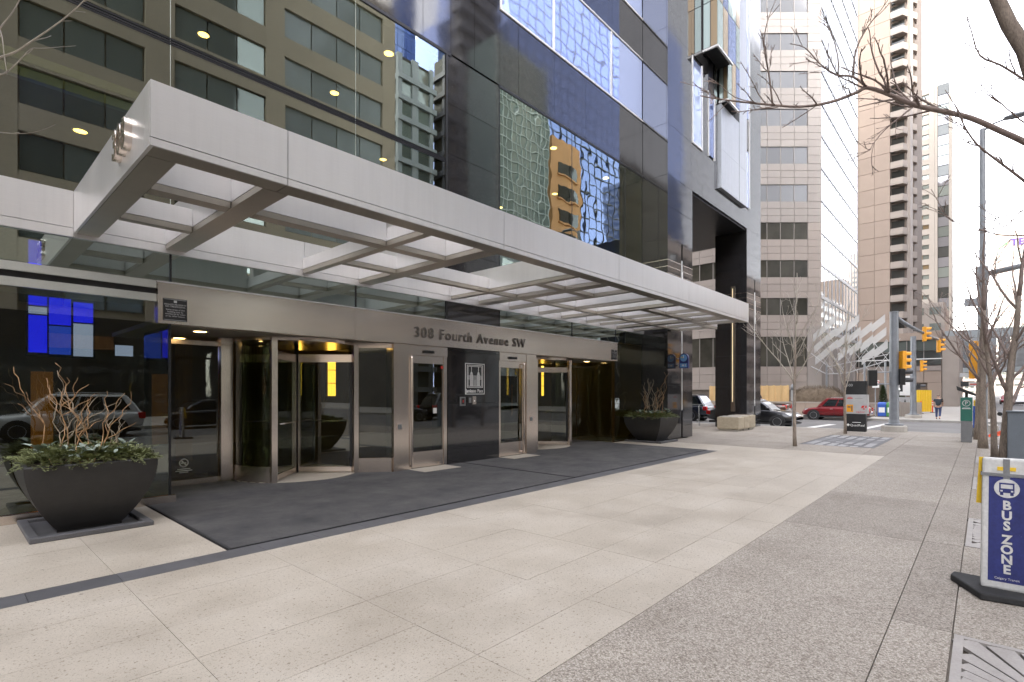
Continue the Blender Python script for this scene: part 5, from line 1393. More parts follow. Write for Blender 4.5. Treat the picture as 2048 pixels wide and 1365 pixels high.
car('suv', 'blue car edge seen low beside the first granite pillar', 'car', 'bluepaint', 'hatch', 4.2, 1.75, 1.5, (29.9, 15.8, Z + fall(29.9)), -P2, GC)
GR_ = 'cars mirrored in the entrance glass'
for nm, lab, cat, pm, kind, L_, W2, H_, x, yw in (
        ('suv', 'white SUV mirrored in the glass behind the near planter', 'car', 'whitepaint', 'suv', 4.8, 1.9, 1.75, 3.4, math.pi),
        ('sedan', 'black sedan mirrored in the glass left of the left revolving door', 'car', 'blackpaint', 'sedan', 4.7, 1.82, 1.46, 9.2, math.pi),
        ('suv', 'white SUV mirrored in the left revolving door', 'car', 'whitepaint', 'suv', 4.7, 1.88, 1.72, 14.4, math.pi),
        ('sedan', 'charcoal sedan mirrored in the side light by the left steel post', 'car', 'charpaint', 'sedan', 4.6, 1.82, 1.46, 18.6, 0),
        ('suv', 'black SUV mirrored in the left swing door', 'car', 'blackpaint', 'suv', 4.7, 1.88, 1.7, 23.6, 0),
        ('suv', 'silver SUV mirrored in the right revolving door', 'car', 'silverpaint', 'suv', 4.7, 1.88, 1.72, 41.0, math.pi),
        ('hatchback', 'white hatchback mirrored right of the right revolving door', 'car', 'whitepaint', 'hatch', 4.2, 1.78, 1.5, 47.0, math.pi),
        ('van', 'yellow taxi van mirrored in the dark glass behind the far planter', 'van', 'yellowpaint', 'van', 5.0, 1.95, 1.95, 54.0, math.pi)):
    car(nm, lab, cat, pm, kind, L_, W2, H_, (x, -8.6 if x < 30 else -9.5, Z + fall(x)), yw, GR_)
GF = 'far cars down the street'
for i, (x, y, pm, lab) in enumerate(((118, -4.2, 'whitepaint', 'tiny white car waiting far down the street, leftmost of the far row'), (118, -7.6, 'silverpaint', 'tiny silver car far down the street at the right frame edge'), (126, -3.0, 'redpaint', 'tiny red car far down the street between pale ones'), (135, -5.9, 'charpaint', 'tiny dark car far down the street behind the row'))):
    car('sedan', lab, 'car', pm, 'suv', 4.7, 1.85, 1.65, (x, y, Z + DZ), math.pi, GF)

# ------------------------------------------------------------------ buildings beyond the crossing
def V2(x, y): return Vector((x, y, 0))
PB = root('corner_office_tower', (56.9, 11.7, 0), 'pale pink panelled office tower with a chamfered corner across the side street', 'building')
Cp, Cq = V2(50.5, 18.8), V2(56.9, 11.7)
uxc = (Cq - Cp).normalized(); LC = (Cq - Cp).length
core = MB().prism([(50.75, 60), (50.75, 18.95), (57.05, 11.95), (78, 11.95), (78, 60)], 0, 75).build('core', 'joint', PB)
FH = 3.82
def wall_panels(org, ux, length, ncol, z_hi, chamf):
    w = length / ncol
    z = 5.6 - 3.82; fl = 0
    rows = []
    z0 = 4.3
    # shop-front storey then floors: three spandrel courses and one window course
    for k in range(15):
        zb = 8.35 + (k - 1) * FH if k else 4.9
    zf = 6.9
    # z levels of window bands
    bands = [(4.55, 7.55)] + [(9.75 + FH * i, 11.45 + FH * i) for i in range(15)]
    prev = 2.2
    for bi, (wb, wt) in enumerate(bands):
        nn = max(1, round((wb - prev) / .82)); hh = (wb - prev) / nn
        for r in range(nn):
            for c in range(ncol):
                a0, a1 = c * w, (c + 1) * w
                opiece('wall_panel', 'pinkpanel' if bi < 4 else 'palepanel', PB, org, ux, a0 + .014, a1 - .014, 0, .16, prev + r * hh + .014, prev + (r + 1) * hh - .014)
        last = ncol - 1 if chamf else ncol
        c = 0
        for c in range(last):
            opiece('window_pane', ('officewin' if bi < 4 else 'palewin'), PB, org, ux, c * w + .03, (c + 1) * w - .03, .10, .16, wb + .02, wt - .02)
            opiece('mullion', 'palepanel', PB, org, ux, (c + 1) * w - .03, (c + 1) * w + .03, .06, .15, wb, wt)
        if chamf:
            for r in range(2):
                h2 = (wt - wb) / 2
                opiece('wall_panel', 'pinkpanel' if bi < 4 else 'palepanel', PB, org, ux, last * w + .014, ncol * w - .014, 0, .16, wb + r * h2 + .014, wb + (r + 1) * h2 - .014)
        prev = wt
wall_panels(Cp, uxc, LC, 7, 60, True)
wall_panels(V2(50.5, 18.8 + 5.6), Vector((0, -1, 0)), 5.6, 4, 60, False)
# recessed ground storey, columns, soffit
opiece('shop_glass', 'officewin', PB, Cp, uxc, .1, LC - 1.6, 1.2, 1.3, 0, 2.2)
for k in range(6): opiece('shop_mullion', 'palepanel', PB, Cp, uxc, .1 + k * 1.45, .16 + k * 1.45, 1.14, 1.2, 0, 2.2)
opiece('corner_pier', 'palepanel', PB, Cp, uxc, LC - 1.45, LC - .02, -.05, 1.2, 0, 8.6)
for i, (x0, x1) in enumerate(((58.2, 60.2), (62.6, 64.4), (67, 68.6), (71.5, 73))):
    piece('column', 'palepanel', PB, x0, x1, 11.3, 12.1, 0, 7.2)
# bright glass street front
nc, nr = 11, 15
for c in range(nc):
    for r in range(nr):
        x0 = 56.95 + c * 21.0 / nc; x1 = 56.95 + (c + 1) * 21.0 / nc; z0 = 8.4 + r * 3.3
        piece('curtain_pane', 'skyglass', PB, x0 + .05, x1 - .05, 11.86, 11.9, z0 + .08, z0 + 3.22)
for c in range(nc): piece('curtain_pane', 'winglass', PB, 56.95 + c * 21.0 / nc + .02, 56.95 + (c + 1) * 21.0 / nc - .02, 11.86, 11.9, 7.3, 8.37)

for r in range(nr + 1): piece('floor_band', 'baypanel', PB, 56.95, 77.95, 11.80, 11.858, 8.4 + r * 3.3 - .17, 8.4 + r * 3.3 + .17)
for c in range(1, nc + 1): piece('mullion', 'baypanel', PB, 56.95 + c * 21.0 / nc - .04, 56.95 + c * 21.0 / nc + .04, 11.81, 11.857, 8.4, 58)

# condominium tower with balcony stacks
CN = root('balcony_tower', (110, 10, 0), 'tall tan apartment tower with stacked angular balconies', 'building')
MB().box(110.25, 135, 12.0, 34, 0, 110).box(111.4, 135, 9.9, 12.0, 0, 110).build('core', 'recess', CN)
nf = 34; fh = 2.86; z00 = 6.0
for k in range(nf):
    z = z00 + k * fh
    for y0, y1 in ((11.98, 14.2), (14.2, 16.5), (16.5, 18.8), (18.8, 21.2)):
        piece('wall_panel', 'condo', CN, 110.0, 110.24, y0 + .02, y1 - .02, z + .03, z + fh - .03)
    for bx, by, d in ((110.0, 9.65, 2.6), (117.0, 8.9, 2.6)):
        s = MB()
        s.hexa([(bx, by + 2.3, z), (bx, by + .55, z), (bx + 1.1, by, z), (bx + d, by + .2, z)][::-1], [(bx, by + 2.3, z + .18), (bx, by + .55, z + .18), (bx + 1.1, by, z + .18), (bx + d, by + .2, z + .18)][::-1])
        sl = s.build('balcony', 'condoslab', CN)
        MB().hexa([(bx - .02, by + 2.3, z + .18), (bx - .02, by + .53, z + .18), (bx + .10, by + .53, z + .18), (bx + .10, by + 2.3, z + .18)], [(bx - .02, by + 2.3, z + 1.12), (bx - .02, by + .53, z + 1.12), (bx + .10, by + .53, z + 1.12), (bx + .10, by + 2.3, z + 1.12)]).hexa(
            [(bx + .0, by + .53, z + .18), (bx + 1.1, by - .02, z + .18), (bx + 1.1, by + .1, z + .18), (bx + .1, by + .63, z + .18)], [(bx + .0, by + .53, z + 1.12), (bx + 1.1, by - .02, z + 1.12), (bx + 1.1, by + .1, z + 1.12), (bx + .1, by + .63, z + 1.12)]).build('parapet', 'condoslab', sl)
        MB().tube([(bx + 1.15, by + .02, z + 1.08), (bx + d, by + .22, z + 1.08)], .05, 4).build('rail', 'grey', sl)
    piece('glazing', 'dkglass', CN, 111.3, 111.39, 10.1, 11.9, z + .2, z + fh - .2)
MB().box(112.6, 117.2, 9.4, 9.9, 0, 108).build('fin_wall', 'condoslab', CN)
MB().box(118.2, 134, 9.3, 9.9, 0, 108).build('rear_wall', 'recess', CN)
# podium in front of it
PD = root('podium_block', (95, 9, 0), 'tan stone podium with a glazed upper storey at the foot of the towers', 'building')
MB().box(92.3, 109.5, 4.3, 22, 0, 10.3).build('core', 'recess', PD)
for i in range(9):
    y0 = 5.7 + i * 1.9
    piece('stone_panel', 'condo', PD, 91.9, 92.29, y0 - 1.4 + .03, y0 + .5 - .03, 3.3, 4.9); piece('stone_panel', 'pinkpanel', PD, 91.8, 92.29, y0 - 1.4 + .03, y0 + .5 - .03, 4.93, 5.6)
    piece('window_pane', 'dkglass', PD, 92.1, 92.2, y0 - 1.4 + .05, y0 + .5 - .05, 5.7, 7.6); piece('window_pane', 'winglass', PD, 92.1, 92.2, y0 - 1.4 + .05, y0 + .5 - .05, 7.7, 9.2)
    piece('mullion', 'palepanel', PD, 92.0, 92.1, y0 + .46, y0 + .54, 5.62, 9.2)
piece('rail', 'white', PD, 91.6, 91.68, 4.2, 22, 6.5, 6.62)
piece('parapet', 'condo', PD, 91.9, 92.29, 4.3, 22, 9.25, 10.3)
for y in (4.3, 8.9, 13.5, 18): piece('column', 'condo', PD, 91.9, 93.2, y, y + 1.5, 0, 3.27)
MB().box(92.6, 109, 2.5, 4.25, 0, 9.6).build('side_wing', 'condoslab', PD)
text('shop_lettering', 'TENDERLOIN', 'midgrey', PD, (91.5, 2.4, 4.3), .4, rz=R(-90)) if False else None
piece('awning_sign', 'midgrey', PD, 91.4, 91.7, .2, 2.4, 4.0, 4.5); piece('projecting_sign', 'black', PD, 91.5, 91.8, .9, 2.3, 2.7, 3.4)

# beige slab tower with ribbon windows and a glass edge
TB = root('ribbon_window_tower', (240, 14, 0), 'tall beige office tower with ribbon windows and a blue glass corner', 'building')
MB().box(241, 275, 9.2, 40, 0, 112).build('core', 'dark_int', TB)
for k in range(30):
    z = 3 + k * 3.62
    piece('spandrel', 'towerbeige', TB, 240, 241, 13.1, 40, z + 1.55, z + 3.6)
    for j in range(3): piece('window', 'warmwin' if (k * 5 + j * 3) % 4 == 0 and 6 < k < 18 else 'winglass', TB, 240.5, 240.8, 14.8 + j * 1.75, 16.4 + j * 1.75, z + .05, z + 1.5)
    piece('corner_glass', ('palewin', 'winglass', 'palewin', 'dkglass')[(k * 7) % 4], TB, 240.3, 240.9, 9.25, 12.2, z + .1, z + 3.5)
piece('pier', 'towerbeige', TB, 239.9, 241, 13.1, 14.7, 0, 112); piece('pier', 'towerbeige', TB, 239.95, 241, 8.4, 9.2, 0, 108); piece('pier', 'towerbeige', TB, 239.92, 241, 12.3, 13.05, 0, 115)

# far telecom block on the right
TL = root('telecom_block', (450, -8, 0), 'distant brown grey block with a logo sign at the right edge', 'building')
MB().box(451, 480, -50, -4.6, 0, 103).build('core', 'telco', TL)
for k in range(24):
    for j in range(5): piece('window_band', 'winglass', TL, 450.8, 450.98, -13.2 - j * 8.5, -5.6 - j * 8.5, 6 + k * 3.6, 7.4 + k * 3.6)
text('sign_lettering', 'TELUS', 'sign_purple', TL, (450.7, -12.2, 93.5), 6.0, rz=R(-90), ext=.1, off=.12) if 'sign_purple' in MT else None
MB().hexa([(450.6, -6.0, 91.5), (450.6, -10.8, 95.2), (450.8, -10.8, 95.2), (450.8, -6.0, 91.5)], [(450.6, -6.0, 91.9), (450.6, -10.8, 96.4), (450.8, -10.8, 96.4), (450.8, -6.0, 91.9)]).build('sign_leaf', 'bingreen', TL)

# skywalk bridge over the street and blocks closing the vista
SB = root('skywalk_bridge', (140, -6, 6), 'enclosed grey pedestrian bridge spanning the street in the distance', 'bridge')
MB().box(140, 144, -26, 6, 6.0, 6.9).box(140, 144, -26, 6, 13.0, 14.6).build('deck', 'greytower', SB)
for j in range(16): piece('window_pane', 'palewin', SB, 140.1, 140.25, -25.8 + j * 2, -24.1 + j * 2, 6.92, 12.98)
for y in (5.2, -1.4): MB().box(140.4, 143.6, y, y + 1.2, -.1, 6.0).build('pier', 'greytower', SB)
for i, (x, y0, y1, h, mt, lab) in enumerate(((160, -44, -13, 24, 'orangewall', 'distant rust toned block right of the skywalk'), (520, 2, 40, 40, 'telco', 'faint low block closing the street vista'), (150, 6.5, 34, 22, 'condoslab', 'pale block behind the skywalk beside the ribbon window tower'), (300, -60, -14, 34, 'telco', 'pinkish far block behind the bare trees at right'))):
    t = root('distant_block', (x, (y0 + y1) / 2, 0), lab, 'building')
    MB().box(x, x + 20, y0, y1, 0, h).build('wall', mt, t)
    nfl = int(h / 3.6)
    for k in range(nfl):
        for j in range(int((y1 - y0) / 3)):
            piece('window', 'winglass', t, x - .12, x - .02, y0 + .6 + j * 3, y0 + 2.6 + j * 3, 1.4 + k * 3.6, 3.0 + k * 3.6)

# far corner: planter walls, hedge, hoarding, bins
t = root('planter_wall', (47, 12, 0), 'low beige stone planter wall behind the red crossover', 'wall')
y = 5.0
while y < 20: piece('wall_block', 'condo', t, 47.4, 47.9, y + .01, y + 1.49, 0, 1.02); y += 1.5
piece('coping', 'condoslab', t, 47.36, 47.95, 5.0, 20, 1.025, 1.12)
MB().box(47.9, 50, 5, 20, 0, .95).build('soil', 'soil', t)
t = root('planter_wall', (50, 3.6, 0), 'low beige wall beside the recycling bins on the far corner', 'wall')
for x0 in range(6): piece('wall_block', 'condoslab', t, 49.0, 49.35, 3.2 + x0 * .0 + x0 * .3, 3.49 + x0 * .3, 0, 1.15)
MB().box(49.36, 70, 4.6, 5.0, 0, 1.2).build('wall_return', 'condoslab', t)
t = root('hedge', (48.8, 10, 1), 'rounded leafless brown hedge on the planter wall', 'hedge')
rg = random.Random(9); m = MB()
for k in range(5200):                                                     # fine bare shoots filling a rounded volume
    y = rg.uniform(8.3, 12.4); cx = 48.8
    e = math.sqrt(max(0, 1 - ((y - 10.35) / 2.1) ** 4)); a = rg.uniform(0, math.pi); rr = rg.random() ** .35
    x = cx + math.cos(a) * .95 * rr; z = .95 + math.sin(a) * 1.55 * e * rr
    d = Vector((math.cos(a) * .6 + rg.uniform(-.6, .6), rg.uniform(-.8, .8), .5 + math.sin(a))).normalized() * rg.uniform(.12, .3)
    w = .012
    m.add([(x - w, y - w, z), (x + w, y + w, z), (x + d.x, y + d.y, z + d.z)], [(0, 1, 2)])
m.build('shoots', 'hedge', t)
m = MB(); n = 14
for i in range(n + 1):
    y = 8.35 + 4.0 * i / n; e = math.sqrt(max(.01, 1 - (abs(y - 10.35) / 2.05) ** 3))
    for j in range(9):
        a = math.pi * j / 8; w = 1 + .06 * math.sin(i * 2.3 + j * 1.7)
        m.v.append((48.8 + math.cos(a) * .82 * w, y, .93 + math.sin(a) * 1.38 * e * w))
for i in range(n):
    for j in range(8): m.f.append((i * 9 + j, i * 9 + j + 1, i * 9 + 10 + j, i * 9 + 9 + j))
m.build('inner_mass', 'hedge', t, smooth=True)
t = root('plywood_hoarding', (49, 15, 1), 'plywood hoarding with upright battens above the pickup truck', 'hoarding')
for k in range(9): piece('plywood_board', 'plywood', t, 48.3, 48.34, 12.5 + k * .8 + .005, 13.3 + k * .8 - .005, 1.0, 2.55)
for k in range(13): piece('batten', 'plywood', t, 48.24, 48.298, 12.55 + k * .58, 12.66 + k * .58, .98, 2.6)
for i, (y, mt, lab) in enumerate(((5.55, 'blue', 'blue recycling bin on the far corner'), (4.98, 'bingreen', 'green recycling bin beside the blue one on the far corner'))):
    t = root('recycling_bin', (47.5, y, 0), lab, 'bin')
    MB().box(47.2, 47.8, y - .27, y + .27, .05, 1.0).build('body', mt, t, bevel=.03)
    MB().hexa([(47.18, y - .28, 1.0), (47.82, y - .28, 1.0), (47.82, y + .28, 1.0), (47.18, y + .28, 1.0)], [(47.3, y - .24, 1.12), (47.8, y - .24, 1.16), (47.8, y + .24, 1.16), (47.3, y + .24, 1.12)]).build('lid', mt, t)
    MB().box(47.185, 47.198, y - .2, y + .2, .35, .75).build('label_plate', 'white', t)
t = root('bicycle', (46.6, 6.6, 0), 'bicycle leaning by the planter wall left of the bins', 'bicycle')
for y in (6.2, 7.0): MB().lathe([(.31, -.015), (.33, 0), (.31, .015), (.29, 0), (.31, -.015)], (47.0, y, .33), 20, 'x').build('wheel', 'tyre', t)
MB().tube([(47, 6.2, .33), (47, 6.5, .34), (47, 6.4, .8), (47, 6.2, .33)], .018, 6).tube([(47, 6.5, .34), (47, 6.85, .82), (47, 6.4, .78)], .018, 6).tube([(47, 7.0, .33), (47, 6.85, .95)], .018, 6).build('frame', 'bingreen', t)
MB().tube([(46.8, 6.83, 1.0), (47, 6.86, .96), (47.2, 6.83, 1.0)], .014, 6).build('handlebar', 'black', t)
MB().box(46.93, 47.07, 6.3, 6.5, .86, .91).build('saddle', 'black', t, bevel=.02)
for i, (x, y) in enumerate(((52.5, 6.1), (53.5, 4.95))):
    t = root('conifer_shrub', (x, y, .9), ('small upright conifer left behind the signal pole' if i == 0 else 'small upright conifer right behind the signal pole'), 'shrub', 'conifer shrubs in pots')
    m = MB(); rg = random.Random(30 + i)
    for k in range(900):
        z = rg.random(); r = .40 * (1 - z) ** .6 * (.5 + .5 * rg.random()); a = rg.uniform(0, 6.28)
        p = Vector((x + r * math.cos(a), y + r * math.sin(a), 1.0 + z * 1.5)); d = Vector((math.cos(a) * .12, math.sin(a) * .12, .10))
        s = Vector((-math.sin(a), math.cos(a), 0)) * .04
        m.add([p - s, p + s, p + d], [(0, 1, 2)])
    m.build('foliage', 'conifer', t)
    MB().lathe([(.16, 0), (.26, .55), (.26, 1.0), (.001, 1.0)], (x, y, 0), 14).build('pot', 'concrete', t)
t = root('yellow_hoarding', (58, 3.9, 0), 'yellow ribbed construction panels near the walking person', 'panel')
for k in range(6): MB().box(57.5 + k * .25, 57.72 + k * .25, 3.95 - k * .16, 4.5 - k * .16, 0.15, 2.15).build('panel', 'yellow', t)
for i, (x, y) in enumerate(((56.5, 3.75), (61.0, 3.2), (88.0, 1.5), (70.0, .9))):
    t = root('delineator_post', (x, y, 0), ['orange delineator post in front of the yellow panels', 'orange delineator post right of the yellow panels', 'tiny orange delineator post far along the sidewalk', 'small orange delineator post left of the pay station'][i], 'delineator', 'orange delineators')
    MB().lathe([(.055, .04), (.05, 1.1), (.03, 1.15), (.001, 1.16)], (x, y, 0), 10).build('post', 'orange', t)
    MB().lathe([(.20, 0), (.20, .04), (.001, .045)], (x, y, 0), 12).build('base', 'rubber', t)
    for z in (.70, .90): MB().lathe([(.058, z), (.058, z + .09)], (x, y, 0), 10).build('reflector_band', 'white', t)
t = root('poster_board', (50.5, 4.4, 0), 'tall board with a dark castle picture under a blank white panel', 'board')
MB().box(50.2, 50.3, 3.95, 4.75, .1, 1.55).build('picture_panel', 'midgrey', t)
MB().prism([(4.2, .25), (4.2, .9), (4.28, .9), (4.28, 1.15), (4.34, 1.42), (4.4, 1.15), (4.4, .95), (4.5, .95), (4.5, .7), (4.65, .7), (4.65, .25)], 50.19, 50.199, 'x').build('picture', 'blackmetal', t)
MB().box(50.2, 50.3, 3.9, 4.7, 1.7, 3.3).build('blank_panel', 'white', t)
MB().cyl((50.25, 4.3, 0), (50.25, 4.3, 1.7), .04).build('post', 'galv', t)

# white lattice sculpture with perforated panels on slim posts
SC = root('lattice_sculpture', (54.5, 8.6, 0), 'white lattice sculpture of tilted perforated panels above the far corner', 'sculpture')
ox, oy = 53.2, 6.2
def sp_(a, z): return Vector((ox + (a * .30), oy + a, z))
rg = random.Random(3)
for i in range(6):
    for j in range(3):
        a = 5.1 - i * 1.0 + j * .1; z = 5.7 + (j - .5) * 1.15 + (i % 2) * .62 + .25 * math.sin(i)
        b0, b1 = sp_(a + .52, z - .50), sp_(a - .48, z + .32)
        d = (b1 - b0); u = Vector((0, 0, .72)); nrm = d.cross(u).normalized() * .02
        MB().hexa([tuple(b0 - nrm), tuple(b1 - nrm), tuple(b1 + nrm), tuple(b0 + nrm)], [tuple(b0 - nrm + u), tuple(b1 - nrm + u), tuple(b1 + nrm + u), tuple(b0 + nrm + u)]).build('perforated_panel', 'perf', SC)
m = MB()
for k in range(6):
    a = 5.6 - k * 1.0
    m.cyl(sp_(a, 3.6 + (k % 2) * .3), sp_(a - 1.9, 6.6), .022, n=6); m.cyl(sp_(a - 1.7, 3.7), sp_(a, 6.3), .022, n=6)
m.tube([sp_(6.0, 4.5), sp_(4.6, 3.7), sp_(2.8, 3.75), sp_(-.4, 4.75)], .045, 6)
m.tube([sp_(6.0, 5.8), sp_(4.4, 4.4), sp_(-.4, 5.3)], .035, 6)
m.build('lattice_bars', 'midgrey', SC)
for a in (4.6, 1.4, -.2): MB().cyl(sp_(a, 0), sp_(a, 4.6), .085, n=10).build('post', 'galv', SC)

# walking person seen from behind
def person():
    t = root('person', (45.6, 2.0, 0), 'person in dark T-shirt and blue jeans walking away along the sidewalk', 'person')
    def skin(name, pts, edges, mat_, rootv=0):
        me = bpy.data.meshes.new(name); me.from_pydata(pts and [p[:3] for p in pts], edges, []); me.materials.append(MT[mat_])
        o = bpy.data.objects.new(name, me); COL.objects.link(o); o.parent = t
        md = o.modifiers.new('skin', 'SKIN'); md.use_smooth_shade = True
        for i, p in enumerate(pts): me.skin_vertices[0].data[i].radius = (p[3], p[4] if len(p) > 4 else p[3])
        me.skin_vertices[0].data[rootv].use_root = True
        s = o.modifiers.new('sub', 'SUBSURF'); s.levels = 1; s.render_levels = 2
        return o
    # walks towards +X; Y across the shoulders
    body = [(0, 0, .93, .13, .16), (.01, 0, 1.15, .115, .15), (.03, 0, 1.36, .115, .19), (.03, 0, 1.50, .055, .06), (.04, 0, 1.58, .05, .05), (.05, 0, 1.68, .095, .078), (.05, 0, 1.76, .06, .055),
            (.02, .20, 1.42, .062), (-.05, .25, 1.16, .045), (.06, .24, .93, .036), (.10, .24, .85, .034),
            (.02, -.20, 1.42, .062), (.06, -.25, 1.16, .045), (.20, -.22, .98, .036), (.25, -.21, .93, .034),
            (0, .10, .86, .092), (.12, .10, .50, .066), (.02, .10, .12, .045), (.0, .10, .05, .04), (.16, .10, .04, .035),
            (0, -.10, .86, .092), (-.06, -.10, .50, .066), (-.30, -.09, .17, .045), (-.34, -.09, .10, .04), (-.22, -.09, .03, .035)]
    ed = [(0, 1), (1, 2), (2, 3), (3, 4), (4, 5), (5, 6), (2, 7), (7, 8), (8, 9), (9, 10), (2, 11), (11, 12), (12, 13), (13, 14), (0, 15), (15, 16), (16, 17), (17, 18), (18, 19), (0, 20), (20, 21), (21, 22), (22, 23), (23, 24)]
    skin('body', body, ed, 'skin')
    e = .038
    shirt = [(p[0], p[1], p[2], p[3] + e, (p[4] if len(p) > 4 else p[3]) + e) for p in (body[0], body[1], body[2])] + [(.03, 0, 1.46, .09, .11), (.02, .20, 1.42, .082), (-.03, .235, 1.24, .066), (.02, -.20, 1.42, .082), (.05, -.235, 1.24, .066)]
    skin('t_shirt', shirt, [(0, 1), (1, 2), (2, 3), (2, 4), (4, 5), (2, 6), (6, 7)], 'tee')
    J = [(0, 0, .95, .14, .17), (0, .10, .84, .11), (.12, .10, .50, .085), (.02, .10, .13, .065), (0, -.10, .84, .11), (-.06, -.10, .50, .085), (-.29, -.09, .19, .065)]
    skin('jeans', J, [(0, 1), (1, 2), (2, 3), (0, 4), (4, 5), (5, 6)], 'jeans')
    skin('shoe', [(-.02, .10, .05, .05), (.16, .10, .045, .045)], [(0, 1)], 'black')
    skin('shoe', [(-.34, -.09, .12, .05), (-.22, -.09, .035, .045)], [(0, 1)], 'black')
    skin('hair', [(.02, 0, 1.66, .115, .10), (.03, 0, 1.745, .105, .09)], [(0, 1)], 'hair')
person()

# ------------------------------------------------------------------ buildings across the street (seen mirrored in glass and granite; one added only to block the sun)
OB = root('beige_office_block', (0, -24, 0), 'beige office block with strip windows mirrored in the upper lobby glass', 'building')
MB().box(-150, 29.4, -50, -24.3, 0, 37.4).build('core', 'beigewall', OB)
for k in range(8):
    z = 6.9 + k * 3.95
    piece('spandrel', 'beigewall', OB, -150, 29.6, -24.3, -23.95, z + 2.3, z + 3.9)
    for x0, x1, m_, n_ in ((19.0, 28.2, 'skytonewin', 4), (11.2, 17.4, 'winglass', 3), (3.2, 9.4, 'winglass', 3), (-5, 1.4, 'winglass', 3), (-14, -7, 'winglass', 3)):
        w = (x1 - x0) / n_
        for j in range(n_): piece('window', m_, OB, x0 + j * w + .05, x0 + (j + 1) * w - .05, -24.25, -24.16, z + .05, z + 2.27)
for x0, x1 in ((28.25, 29.6), (17.45, 18.95), (9.45, 11.15), (1.45, 3.15), (-6.95, -5.05)): piece('pier', 'beigewall', OB, x0, x1, -24.3, -23.93, 0, 37.6)
piece('shop_front', 'dark_int', OB, -150, 29.58, -24.1, -23.92, 0, 6.4)
for x0 in range(-14, 29, 4): piece('shop_window', 'dkglass', OB, x0, x0 + 3.6, -23.915, -23.88, .3, 4.2)
for x0, mm in ((-2, 'wood'), (4.5, 'wood'), (12, 'dkglass'), (20.5, 'wood')): piece('shop_sign', mm, OB, x0, x0 + 3.2, -23.91, -23.78, 4.35, 5.2)
GTW = root('grey_balcony_tower', (47, -44, 0), 'grey tower with stacked balcony slabs mirrored in the lobby glass', 'building')
MB().box(44.3, 50.6, -60, -44.2, 0, 50.5).build('core', 'dark_int', GTW)
for k in range(16):
    z = 2 + k * 3.0
    piece('slab', 'greytower', GTW, 44.1, 51.1, -60, -43.6, z, z + .75)
    for x0, x1 in ((44.9, 46.6), (47.8, 49.9)): piece('window', 'winglass', GTW, x0, x1, -44.15, -44.05, z + .8, z + 2.95)
for x0, x1 in ((44.1, 44.85), (46.65, 47.75), (49.95, 50.6)): piece('pier', 'greytower', GTW, x0, x1, -44.3, -43.8, 0, 50.6)
DT = root('grey_balcony_tower', (59, -44, 0), 'dark grey tower with ragged balcony edge mirrored in the polished granite', 'building')
MB().box(52.9, 65.8, -46.5, -44.2, 0, 54).box(56, 65.8, -46.4, -44.3, 54, 70).build('core', 'dark_int', DT)
for k in range(6): piece('slab', 'slate', DT, 55.8, 66.1, -46.6, -43.6, 54.4 + k * 3.0, 55.6 + k * 3.0)
for k in range(17):
    z = 2 + k * 3.05
    piece('slab', 'slate', DT, 52.5, 66.2, -46.7, -43.5, z, z + .8)
    for x0, x1 in ((53.6, 55.4), (56.8, 58.9), (60, 62), (63.2, 65)): piece('window', 'dkglass', DT, x0, x1, -44.15, -44.05, z + .85, z + 3.0)
for x0, x1 in ((52.7, 53.5), (55.5, 56.7), (59, 59.9), (62.1, 63.1)): piece('pier', 'slate', DT, x0, x1, -44.3, -43.8, 0, 54.2)
BTW = root('blue_glass_tower', (58, -62, 0), 'slim blue glass tower mirrored above the grey tower', 'building')
MB().box(55.9, 61, -80, -62.1, 0, 88).build('core', 'black', BTW)
for k in range(16):
    for j in range(5): piece('pane', 'blueglass', BTW, 55.9 + j * 1.02 + .03, 56.92 + j * 1.02 - .03, -62.05, -62.0, 38 + k * 3.1, 41 + k * 3.1)
LOW = root('low_shop_row', (40, -24, 0), 'low stone shop row across the street mirrored in the revolving doors', 'building')
MB().box(43.8, 66, -29.5, -24, 0, 19).build('wall', 'greytower', LOW)
for j in range(6):
    piece('shop_window', 'dkglass', LOW, 44.3 + j * 3.6, 47.4 + j * 3.6, -24.02, -23.94, .4, 3.6)
    for k in range(4): piece('window', 'winglass', LOW, 44.6 + j * 3.6, 47.0 + j * 3.6, -24.02, -23.94, 5 + k * 3.5, 7 + k * 3.5)
piece('shop_sign', 'yellow', LOW, 47, 51, -23.93, -23.8, 3.8, 4.5)
GG = root('gridded_glass_tower', (56, -30, 0), 'grey green glass tower with a white grid mirrored in the right bay', 'building')
MB().box(50.3, 61.3, -36, -30.2, 0, 50).build('core', 'tealglass', GG)
m = MB()
for k in range(34): m.box(50.2, 61.4, -30.19, -30.08, 3 + k * 1.4, 3.09 + k * 1.4)
for j in range(12): m.box(50.25 + j, 50.33 + j, -30.18, -30.07, 0, 50)
m.build('mullion_grid', 'gridwhite', GG)
OR = root('orange_brick_block', (75, -34, 0), 'sunlit orange block with strip windows mirrored in the right bay', 'building')
MB().box(67.3, 75.6, -60, -34.2, 0, 44).build('wall', 'orangewall', OR)
for k in range(10):
    for x0, x1 in ((69.2, 71.8), (71.9, 74.6)): piece('window', 'dkglass', OR, x0, x1, -34.2, -34.05, 3.2 + k * 3.9, 5.2 + k * 3.9)
    for x0, x1 in ((69.2, 74.6),): piece('sill', 'orangewall', OR, x0 - .2, x1 + .2, -34.2, -33.9, 2.9 + k * 3.9, 3.17 + k * 3.9)
BG = root('blue_gridded_tower', (82, -46, 0), 'tall blue glass tower with dark grid lines mirrored in the ribbon windows', 'building')
MB().box(82, 104, -90, -66.2, 0, 92).box(70, 140, -66.2, -46.2, 0, 98).box(75.9, 79.5, -46.0, -35.2, 0, 40).build('core', 'blueglass', BG)
m = MB()
for k in range(38): m.box(82, 104, -66.19, -66.1, 2 + k * 2.4, 2.16 + k * 2.4)
